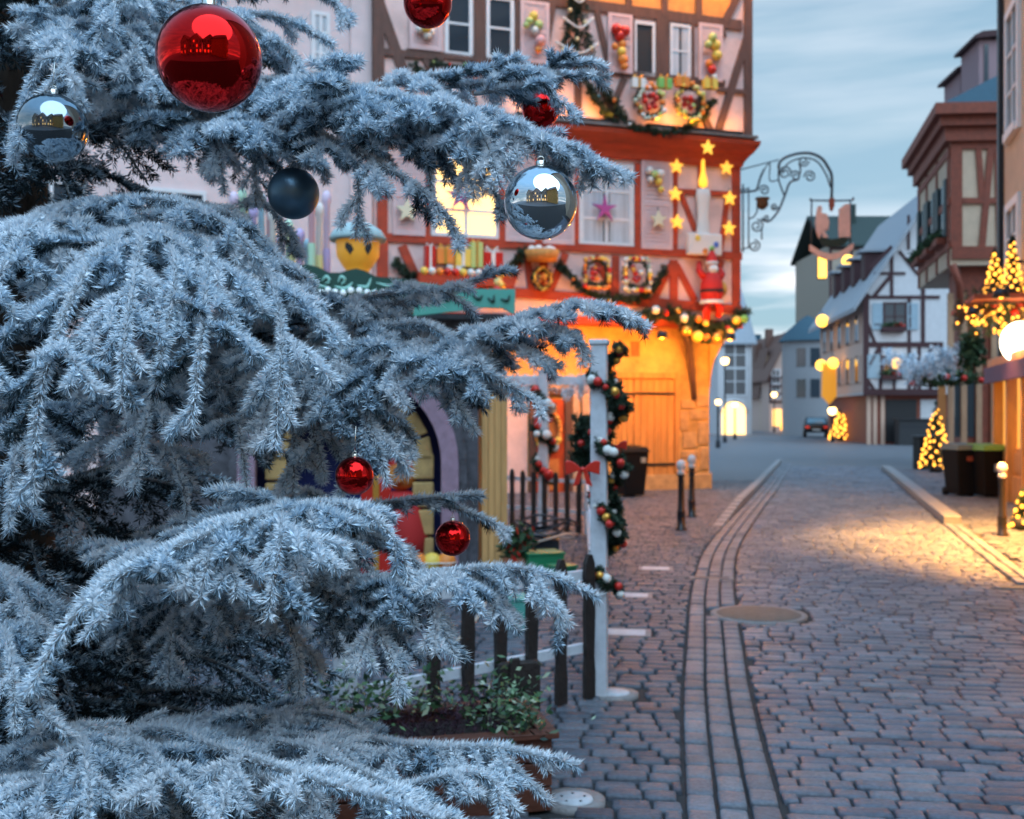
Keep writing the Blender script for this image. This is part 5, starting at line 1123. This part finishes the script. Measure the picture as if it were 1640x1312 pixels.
M_sage = mat('sage_ornament', (.5,.58,.48), .5); M_lemon = mat('lemon_ornament', (.78,.66,.25), .5); M_deep = mat('deep_red_ornament', (.35,.02,.02), .3)
wreath(1040, 164, 27, Y2-.22, [M_sage,W_,M_sage,M_lime,O_], [M_deep,Rr,Rr,M_gold], 'pale sage wreath with a red middle, left of the two upper wreaths')
wreath(1104, 164, 27, Y2-.22, [M_lemon,M_lime,Y_,O_,M_lemon], [M_deep,Rr,M_lime,Rr], 'lemon yellow wreath with a red middle, right of the two upper wreaths')
wreath(955, 438, 24, -.22, [Y_,M_gold,Rr,M_lemon,O_], [Rr,M_deep,Rr,O_], 'yellow and red toy panel under the curtained window, left of the pair', True)
wreath(1020, 440, 26, -.22, [W_,M_gold,Y_,Rr,M_sage], [M_deep,Rr,M_gold,W_], 'white yellow and red toy panel under the candle shutter, right of the pair', True)
wreath(868, 447, 17, -.22, [M_gold,Y_,M_gold], [M_gold,Y_,O_], 'small golden wreath under the mirror bauble')
for px, py, m, lab in ((1022,142,M_wball,'white gift box on top of the sage wreath'),(1064,142,M_grn,'green cracker between the two upper wreaths'),(1092,140,M_orange,'orange gift box on top of the lemon wreath'),(1137,143,M_yel,'yellow cracker right of the lemon wreath')):
    gift(PK, px, py, Y2-.24, .3, .2, .14, m, M_gold, lab, 'gift boxes on the upper garland')
o = orn('hanging_basket', 868, 410, -.25, 'wooden basket with white balls hung beneath the window ledge', 'basket'); b = MB(); b.lathe([(0,-.12),(.3,-.1),(.36,.1),(.33,.1),(.28,-.05),(0,-.06)], 18); b.build('bowl', M_gate, o)
for k in range(6): b = MB(); b.ball((.22*math.cos(k*1.05), .22*math.sin(k*1.05)*.6, .12), .08, 10, 7); b.build('ball', M_wball, o)
for i,(px,py,w_,h_,m,lab) in enumerate(((688,436,.2,.5,Rr,'tall red gift box at the left end of the window box row'),(712,424,.34,.3,M_orange,'orange gift box second from left in the window box row'),(740,428,.3,.34,M_yel,'yellow gift box in the window box row under the lit window'),(762,430,.24,.5,M_lime,'tall lime gift box leaning in the window box row'),(788,428,.4,.28,Rr,'wide red gift box at the right end of the window box row'),(726,442,.3,.2,M_wball,'white gift box low in the window box row'),(775,442,.3,.16,M_deep,'dark red gift box low in the window box row'))):
    gift(PK, px, py, -.24, w_, h_, .2, m, M_gold if i%2 else M_wball, lab, 'gift boxes in the row under the lit window')
o = orn('window_box', 745, 458, -.22, 'wooden window box filled with gift boxes under the lit window', 'window box'); b = MB(); b.box(-.95,.95,-.16,.2,0,.22); b.build('box', M_redtim, o)
for k in range(12): b = MB(); b.ball((-.85+k*.155,-.14,.24), .08, 10, 7); b.build('ball', random.choice((Rr,Y_,W_,M_gold,O_)), o)
bunch(796, 452, -.3, [(0,0,9,M_lemon),(-5,6,7,O_),(6,6,7,M_gold),(0,12,9,Rr)], 'yellow cup of baubles right of the gift window box', name='bauble_cup', group=None)
# climbing santa doll
o = orn('santa_doll', 1140, 515, -.3, 'red suited santa doll with white beard climbing the house corner', 'doll')
b = MB(); b.lathe([(0,.35),(.2,.38),(.24,.6),(.23,.8),(.15,1.0),(.07,1.04),(0,1.06)], 16)
b.tube([(-.1,0,.45),(-.16,-.08,.2),(-.12,0,.02)], [.1,.09,.07], 8); b.tube([(.1,0,.45),(.15,-.1,.28),(.14,0,.1)], [.1,.09,.07], 8)
b.tube([(-.18,0,.92),(-.27,.06,1.08),(-.22,.14,1.25)], [.08,.07,.05], 8); b.tube([(.18,0,.92),(.28,.06,1.0),(.24,.14,1.16)], [.08,.07,.05], 8); body = b.build('body', mat('red_suit',(.6,.025,.02),.8), o)
b = MB(); b.ball((0,0,1.16), .12, 14, 10); b.build('head', mat('doll_skin',(.6,.35,.25),.6), o)
b = MB(); b.ball((.0,-.06,1.08), .11, 10, 8); b.lathe([(.13,1.2),(.14,1.23),(.12,1.26)],14); b.lathe([(.25,.36),(.26,.4),(.24,.44)],16); b.build('beard', M_wball, o)
b = MB(); b.lathe([(.125,1.25),(.1,1.36),(.04,1.48),(0,1.5)], 14); b.build('hat', mat('red_suit',(.6,.025,.02)), o); b = MB(); b.ball((0,0,1.53), .055, 10, 7); b.build('pompom', G_, o)
b = MB(); b.lathe([(.245,.6),(.25,.63),(.245,.66)],16); b.build('belt', M_dark, o); b = MB(); b.ball((.2,.1,.7),.2,12,9); b.build('sack', M_gold, o)
# door wreath
o = orn('wreath', 878, 690, YG-.14, 'golden yellow oval wreath hanging on the red front door', 'wreath'); S=[]
for i in range(26):
    a = i*2*math.pi/26; b = MB(); b.ball((0,0,0), .055*random.uniform(.8,1.3), 10, 7); k = b.build('ball', random.choice((M_gold,Y_,M_gold,O_)), o); k.location = (.26*math.cos(a), random.uniform(-.04,.02), .4*math.sin(a))
b = MB(); b.tube([(.26*math.cos(i*math.pi/12),0,.4*math.sin(i*math.pi/12)) for i in range(25)], .05, 6); b.build('ring', M_gate, o)
# ================================================================== wrought iron sign bracket
SD = 22.6
sp = W3(1187, 400, SD); o = empty('sign_bracket', sp, 0, 'wrought iron scroll bracket reaching out from the corner of the pink house', 'bracket')
def iron(mb, pts, r=.022, n=20, cap=True): 
    P = [W3(x,y,SD)-sp for x,y in pts]; mb.tube(spline(P, n) if len(P) > 2 else P, r, 6)
def spiral(mb, cx, cy, r, a0, turns=1.6, dirn=1, th=.018):
    iron(mb, [(cx+r*(1-.8*t)*math.cos(a0+dirn*t*turns*6.28), cy+r*(1-.8*t)*math.sin(a0+dirn*t*turns*6.28)) for t in [i/10 for i in range(11)]], th, 36)
M_irb = mat('blue_grey_iron', (.05,.075,.1), .45, .5)
b = MB()
iron(b, [(1247,270),(1249,260),(1259,252),(1279,246),(1299,246),(1316,254),(1326,268),(1332,283),(1332,318)], .032, 40)
iron(b, [(1250,277),(1262,262),(1280,254),(1298,254),(1312,262),(1324,282),(1330,300)], .018, 30)
iron(b, [(1186,272),(1247,256)], .014); iron(b, [(1219,350),(1226,354),(1234,353),(1247,337),(1257,313),(1265,293),(1279,287)], .026, 30)
iron(b, [(1190,295),(1190,404)], .02); iron(b, [(1199,300),(1199,398)], .016); iron(b, [(1186,304),(1200,302)], .016); iron(b, [(1186,400),(1199,396)], .016)
iron(b, [(1186,308),(1206,306),(1212,303),(1218,284),(1224,271)], .026); iron(b, [(1247,270),(1247,287),(1252,303),(1256,313)], .018); iron(b, [(1224,271),(1233,262),(1233,289),(1248,288)], .014); iron(b,[(1279,287),(1282,272),(1280,262)],.02); iron(b,[(1199,350),(1206,348),(1212,340),(1213,331)],.018); iron(b,[(1220,384),(1220,364)],.016)
for a in ((1224,305,9,3.1,1.5,1),(1212,362,11,-1.5,1.6,1),(1208,394,10,-1.5,1.6,1),(1257,277,11,0,1.6,-1),(1274,282,9,3.1,1.5,1),(1297,283,10,3.1,1.6,1),(1287,258,9,0,1.5,1),(1240,331,6,0,1.5,1),(1228,349,5,1,1.2,1)): spiral(b, *a)
b.build('scrollwork', M_irb, o)
b = MB(); c = W3(1221,317,SD)-sp; b.lathe([(.15,.0),(.16,-.02),(.12,-.06),(.13,-.16),(.06,-.24),(0,-.26)], 14, tuple(c)); b.build('leaf_cup', mat('aged_bronze',(.09,.06,.04),.5,.5), o)
o = empty('guild_sign', W3(1332, 396, SD), 0, 'hanging guild sign with two pink figures in a thin iron frame over a pink banner', 'sign'); sp = W3(1332,396,SD)
b = MB()
for a in (((1299,318),(1302,321),(1362,321),(1366,316)),((1300,320),(1299,396)),((1362,320),(1362,392)),((1332,305),(1332,330))): iron(b, list(a), .02, 14)
b.build('frame', M_irb, o)
b = MB(); b.prism([((x-1332)/F*SD, (396-y)/F*SD) for x,y in ((1328,318),(1336,318),(1336,330),(1333,338),(1330,338),(1328,330))], -.03,.03); b.build('hanger', M_brown, o)
M_fig = mat('pink_painted_metal', (.65,.4,.34), .5, var=.2, vscale=6)
q = lambda L_: [((x-1332)/F*SD, (396-y)/F*SD) for x,y in L_]
b = MB(); b.prism(q(((1308,340),(1310,331),(1314,330),(1316,336),(1314,341),(1324,344),(1327,356),(1325,370),(1322,366),(1320,371),(1326,381),(1318,381),(1314,372),(1312,382),(1308,372),(1306,356))), -.05,.05); b.build('figure', M_fig, o)
b = MB(); b.prism(q(((1344,335),(1352,328),(1360,327),(1361,381),(1352,380),(1344,381))), -.05,.05); b.build('figure', M_fig, o)
b = MB(); b.prism(q(((1312,380),(1330,384),(1350,381),(1360,384),(1350,393),(1332,396),(1318,394))), -.06,.06); b.build('leaves', M_pine, o)
b = MB(); P0 = [(1297+69*t, 392+16*math.sin(math.pi*t)-3*t) for t in [i/14 for i in range(15)]]; P1 = [(x, y+10) for x,y in P0]
for (a,c,d,e) in zip(P0,P0[1:],P1[1:],P1): b.prism(q((a,c,d,e)), -.04,.04)
b.build('banner', M_fig, o)
# ================================================================== bollards, bins, lamps, cars
def bollard(px, py, label, s=1.0):
    p = G(px, py); o = empty('bollard', p, 0, label, 'bollard', 'black bollards with white round heads'); h = .98*s
    b = MB(); b.lathe([(.085,0),(.085,.03),(.06,.05),(.06,.24),(.066,.26),(.05,.29),(.042,.74),(.05,.76),(.05,.78),(0,.78)], 18); b.build('shaft', mat('black_gloss',(.012,.012,.014),.25), o)
    b = MB(); b.lathe([(.045,.78),(.055,.80),(.05,.82),(.04,.84),(.06,.87),(.068,.91),(.055,.955),(.02,.98),(0,.98)], 18); b.build('head', mat('white_head',(.6,.58,.58),.4), o)
bollard(1091, 850, 'black bollard with a white head, nearer of the two before the wooden gate'); bollard(1108, 829, 'black bollard with a white head, farther of the two before the wooden gate'); bollard(1605, 860, 'black bollard with a white head on the lamp lit right pavement')
def bin_(p, rz, label, h=1.0, lidm=None, sticker=None):
    o = empty('wheelie_bin', p, rz, label, 'bin', 'black wheeled bins'); m = mat('black_plastic',(.006,.006,.007),.6,spec=.2)
    b = MB(); b.hexa([(-.21,-.24,.05),(.21,-.24,.05),(.21,.24,.05),(-.21,.24,.05),(-.28,-.3,h*.9),(.28,-.3,h*.9),(.28,.3,h*.9),(-.28,.3,h*.9)]); b.build('body', m, o, bevel=.02)
    b = MB(); b.hexa([(-.3,-.33,h*.9+.003),(.3,-.33,h*.9+.003),(.3,.33,h*.9+.003),(-.3,.33,h*.9+.003),(-.25,-.28,h),(.25,-.28,h),(.25,.3,h+.03),(-.25,.3,h+.03)]); b.tube([(-.22,.36,h*.93),(.22,.36,h*.93)], .018, 6); b.build('lid', lidm or m, o, bevel=.02)
    for sx in (-.2,.2): b = MB(); b.tube([(sx-.03,.26,.09),(sx+.03,.26,.09)], .09, 14); b.build('wheel', m, o)
    if sticker: b = MB(); b.box(*sticker[:2], -.315, -.295, *sticker[2:4]); b.build('sticker', sticker[4], o)
bin_(G(1008,796), R(20), 'black wheeled bin leaning by the wooden gate behind the garland', .98, None, (.1,.2,.68,.78,mat('beige_sticker',(.6,.45,.3),.6)))
bin_(G(1541,795), R(8), 'black wheeled bin beside the lit cone tree, left of the pair', 1.02, mat('grey_lid',(.1,.13,.12),.5), (-.08,.04,.7,.8,mat("dark_red_sticker",(.25,.05,.02),.6)))
bin_(G(1582,797), R(8), 'black wheeled bin with a green lid, right of the pair', 1.02, mat('green_lid',(.12,.28,.06),.5), (-.05,.14,.52,.66,mat('grey_sticker',(.4,.38,.38),.6)))
b = MB(); o = empty('dark_bin', G(1484,752), 0, 'dark square litter bin left of the lit cone tree', 'bin'); b.box(-.3,.3,-.3,.3,0,.95); b.build('body', mat('black_plastic',(.014,.014,.016)), o, bevel=.03); b = MB(); b.box(-.33,.33,-.33,.33,.95,1.0); b.build('lid', M_iron, o, bevel=.02)
M_globe = glow('lamp_globe', (1,.6,.22), 3.5)
def street_lamp(px, py, d, label, r=.2):
    p = W3(px, py, d); o = empty('street_lamp', (p.x,p.y,0), 0, label, 'street lamp', 'glowing street lamps down the street'); z = p.z
    b = MB(); b.lathe([(.12,0),(.12,.3),(.06,.4),(.05,z-r-.05),(.09,z-r)], 12); b.build('post', M_iron, o)
    b = MB(); b.ball((0,0,z), r, 14, 10); b.build('globe', M_globe, o); b = MB(); b.lathe([(r*.7,z+r*.75),(r*.9,z+r*.8),(.03,z+r*1.3),(0,z+r*1.5)], 12); b.build('cap', M_iron, o)
street_lamp(1161,578,62,'tallest glowing street lamp beside the white arched house',.24); street_lamp(1150,644,52,'low glowing street lamp just right of the pink house corner',.15); street_lamp(1177,648,70,'glowing street lamp in front of the lit arch',.2); street_lamp(1333,658,64,'bright lamp at the foot of the white timbered house',.26); street_lamp(1240,632,100,'distant glowing lamp in front of the pinkish gable',.28)
light_tree(1346,704,66,2.0,.75,44,'cone tree of warm lights at the far corner of the white timbered house',rb=.1)
light_tree(1283,693,90,3.0,.7,34,'distant cone tree of warm lights left of the dark car',rb=.13); light_tree(1262,690,100,3.6,.7,34,'farthest cone tree of warm lights down the street',rb=.14)
def lantern(px, py, d, r, label):
    o = empty('hanging_lantern', W3(px,py,d), 0, label, 'lantern', 'round yellow lanterns hung on the house fronts'); b = MB(); b.ball((0,0,0), r, 12, 9); b.build('globe', glow('yellow_lantern_glow',(1,.5,.06),1.8), o); b = MB(); b.tube([(0,0,r),(0,.3,r+.4)], .02, 5); b.build('cord', M_iron, o)
lantern(1317,514,66,.38,'yellow lantern under the eave of the white timbered house'); lantern(1315,585,66,.34,'yellow lantern above the orange banner, left one'); lantern(1334,582,64,.34,'yellow lantern above the orange banner, right one'); lantern(1358,418,70,.4,'yellow lantern by the lowest dormer beneath the pink banner'); lantern(1436,582,56.5,.3,'yellow lantern in the lower window of the white timbered house')
o = empty('light_strip', W3(1317,445,80), 0, 'vertical strip of yellow lights on the wall under the mossy roof', 'string lights'); b = MB(); b.box(-.28,.28,-.1,.1,0,1.75); b.build('tube', glow('yellow_lantern_glow',(1,.5,.06),1.8), o); b = MB(); b.box(-.34,.34,.1,.2,-.1,1.85); b.build('backing', M_iron, o)
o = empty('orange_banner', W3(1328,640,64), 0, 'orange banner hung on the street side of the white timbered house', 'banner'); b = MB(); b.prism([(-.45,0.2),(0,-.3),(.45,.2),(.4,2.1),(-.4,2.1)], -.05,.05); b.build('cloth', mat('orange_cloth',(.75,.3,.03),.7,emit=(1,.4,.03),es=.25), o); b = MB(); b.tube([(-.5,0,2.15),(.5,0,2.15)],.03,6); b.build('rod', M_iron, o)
def car(px, py, paint, label, rz=0, lights=True):
    p = G(px, py); o = empty('parked_car', p, rz, label, 'car', 'cars parked down the street')
    prof = [(-2.0,.35),(2.0,.35),(2.1,.6),(2.0,.85),(1.1,.95),(.5,1.42),(-1.1,1.45),(-1.75,1.0),(-2.05,.9),(-2.1,.55)]
    b = MB(); n = len(prof); X = (-.82,-.72,.72,.82)
    vs = []; 
    for k,x in enumerate((-.84,.84)): vs += [(x*(.86 if z>1.0 else 1), y, z) for y,z in prof]
    b.add(vs, [tuple(range(n)), tuple(range(2*n-1,n-1,-1))]+[(i,i+n,(i+1)%n+n,(i+1)%n) for i in range(n)]); body = b.build('body', paint, o, bevel=.05)
    b = MB(); b.hexa([(-.64,-1.73,1.03),(.64,-1.73,1.03),(.64,-1.71,1.02),(-.64,-1.71,1.02),(-.58,-1.18,1.4),(.58,-1.18,1.4),(.58,-1.16,1.39),(-.58,-1.16,1.39)]); q_ = b.build('rear_window', mat('car_glass',(.12,.2,.24),.08), o); q_.location.y = -.03
    for sx in (-.745,.72): b = MB(); b.box(sx,sx+.025,-1.0,.45,1.05,1.34); b.build('side_window', mat('car_glass',(.12,.2,.24)), o)
    for sx in (-.86,.66):
        for y in (-1.3,1.3): b = MB(); b.tube([(sx,y,.32),(sx+.2,y,.32)], .32, 16); w_ = b.build('tyre', mat('rubber',(.01,.01,.01),.8), o); b = MB(); b.tube([(sx-.005,y,.32),(sx+.205,y,.32)], .18, 12); b.build('rim', mat('alloy',(.4,.4,.42),.3,.8), w_)
    for sx in (-.75,.5): b = MB(); b.box(sx,sx+.25,-2.12,-2.04,.68,.82); b.build('tail_light', mat('tail_red',(.4,.02,.02),.3,emit=(1,.05,.02),es=.3), o)
    b = MB(); b.box(-.26,.26,-2.125,-2.1,.5,.61); b.build('number_plate', M_wball, o)
car(1306,700,mat('black_paint',(.012,.014,.018),.2),'dark car parked beside the lit cone tree at the foot of the white timbered house',R(-14)); car(1251,689,mat('dark_blue_paint',(.02,.03,.05),.2),'dark blue car farther down the middle of the street',R(-14)); car(1212,684,mat('grey_paint',(.12,.12,.13),.25),'grey car parked far off near the white arched house',R(-20)); car(1186,688,mat('white_car_paint',(.5,.5,.5),.3),'white car in front of the lit arch',R(-90)); car(1157,691,mat('dark_red_paint',(.2,.02,.02),.25),'dark red car parked just right of the pink house corner',R(-80))
p = G(1407, 709); o = empty('road_sign', p, 0, 'round red and white road sign on a post by the white timbered house', 'road sign')
b = MB(); b.tube([(0,0,0),(0,0,2.5)], .035, 8); b.build('post', mat('alloy',(.4,.4,.42),.3,.8), o)
for r_, y0, y1, m_ in ((.36,-.04,.0,M_wball),(.33,-.05,-.041,mat('sign_red',(.55,.03,.03),.4))): b = MB(); b.prism([(r_*math.cos(i*.2618), 2.2+r_*math.sin(i*.2618)) for i in range(24)], y0-.03, y1-.03); b.build('disc', m_, o)
# ================================================================== lamps that light the houses
WARM = (1,.36,.04)
def wall_lamp(u, y, z, e, label, col=WARM, fr=PK, arm=.45, size=.12, spot=None):
    o = empty('wall_lamp', fr.W(u,y,z), fr.a, label, 'lamp'); b = MB(); b.lathe([(.03,.14),(.1,.12),(.12,.0),(.115,0),(.03,.1)], 14); b.tube([(0,0,.13),(0,.25,.2),(0,arm,.2)], .012, 6); b.build('shade', M_iron, o)
    b = MB(); b.ball((0,0,.03), .04, 10, 7); b.build('glow_bulb', glow('warm_bulb',WARM,7), o); lamp('lamp_light', (0,0,-.08), e, col, size, o); return o
for u, lab in ((-.9,'small shaded lamp under the jetty above the stone quoins'),(-2.4,'small shaded lamp under the jetty above the wooden gate'),(-4.2,'small shaded lamp under the jetty above the red front door')): wall_lamp(u, -1.15, zJ-.5, 82, lab, arm=1.1)
for k,(u0,u1) in enumerate(((-5.2,-3.2),(-2.4,-.2))):
    o = empty('light_bar', PK.W((u0+u1)/2, Y2-.12, zc+.25), PK.a, 'light bar on the %s half of the red cornice ledge' % ('left','right')[k], 'lamp'); b = MB(); b.box(-(u1-u0)/2,(u1-u0)/2,-.05,.05,0,.04); b.build('housing', M_iron, o); lamp('bar_light', (0,-.12,.1), 6, WARM, 1, o, 'AREA', (R(180-25),0,0), sx=(u1-u0)) .data.size_y = .08
for k,u in enumerate((-.8,-2.6,-4.6)): wall_lamp(u, Y2-.45, 11.3, 75, 'small shaded lamp under the eave of the pink house, %s' % ('above the rightmost shutter','above the open dark window','above the fir ornament')[k])
for k,(u,e) in enumerate(((-3.5,120),(-6.3,500),(-8.8,2900))):
    o = wall_lamp(u, 1.0, 3.3, 6, 'wall lantern over the golden shop front, %s' % ('nearest the glowing sign','second from the glowing sign','third from the glowing sign','farthest from the glowing sign')[k], (1,.48,.1), A1, arm=-.9)
    lamp('lantern_spot', (0,0,-.1), e, (1,.43,.09), .1, o, 'SPOT', (R(-6),0,0), 108)
lamp('sign_light', (0,-.5,0), 45, (1,.6,.2), .4, sg)

# the row of houses across the square, mirrored in the baubles
def square_house(x, y, w_, h_, rz, m, label, lit):
    r = empty('town_house', (x,y,0), rz, label, 'house', 'houses across the square mirrored in the baubles')
    b = MB(); b.prism([(0,-.03),(w_,-.03),(w_,h_),(w_/2,h_+w_*.55),(0,h_)], 0, 8); b.build('wall', m, r); gable_roof(r, 0, w_, 0, 8, h_, h_+w_*.55+.1, M_tile, 'y')
    for i in range(3):
        for j in range(4):
            u = w_*(j+.5)/4; win_l(r, u-.45, u+.45, .8+i*2.9, 2.5+i*2.9, 0, 2, 2, pane=M_lit if (i*4+j) in lit else M_pane)
for a_ in ((8,-13,7.5,8.5,R(180),M_beige,(0,1,2,3,6)),(-.2,-14,8,9,R(180),M_blush,(0,1,3,5,10)),(-9,-11,8,8.5,R(200),M_creamw,(0,2,3,4)),(15.5,-9,8,9,R(150),M_ochre,(0,1,3,7,8))):
    square_house(*a_[:6], '%s gabled house across the square with lit ground floor windows, mirrored in the baubles' % {M_beige:'beige',M_blush:'blush',M_creamw:'cream',M_ochre:'ochre'}[a_[5]], a_[6])
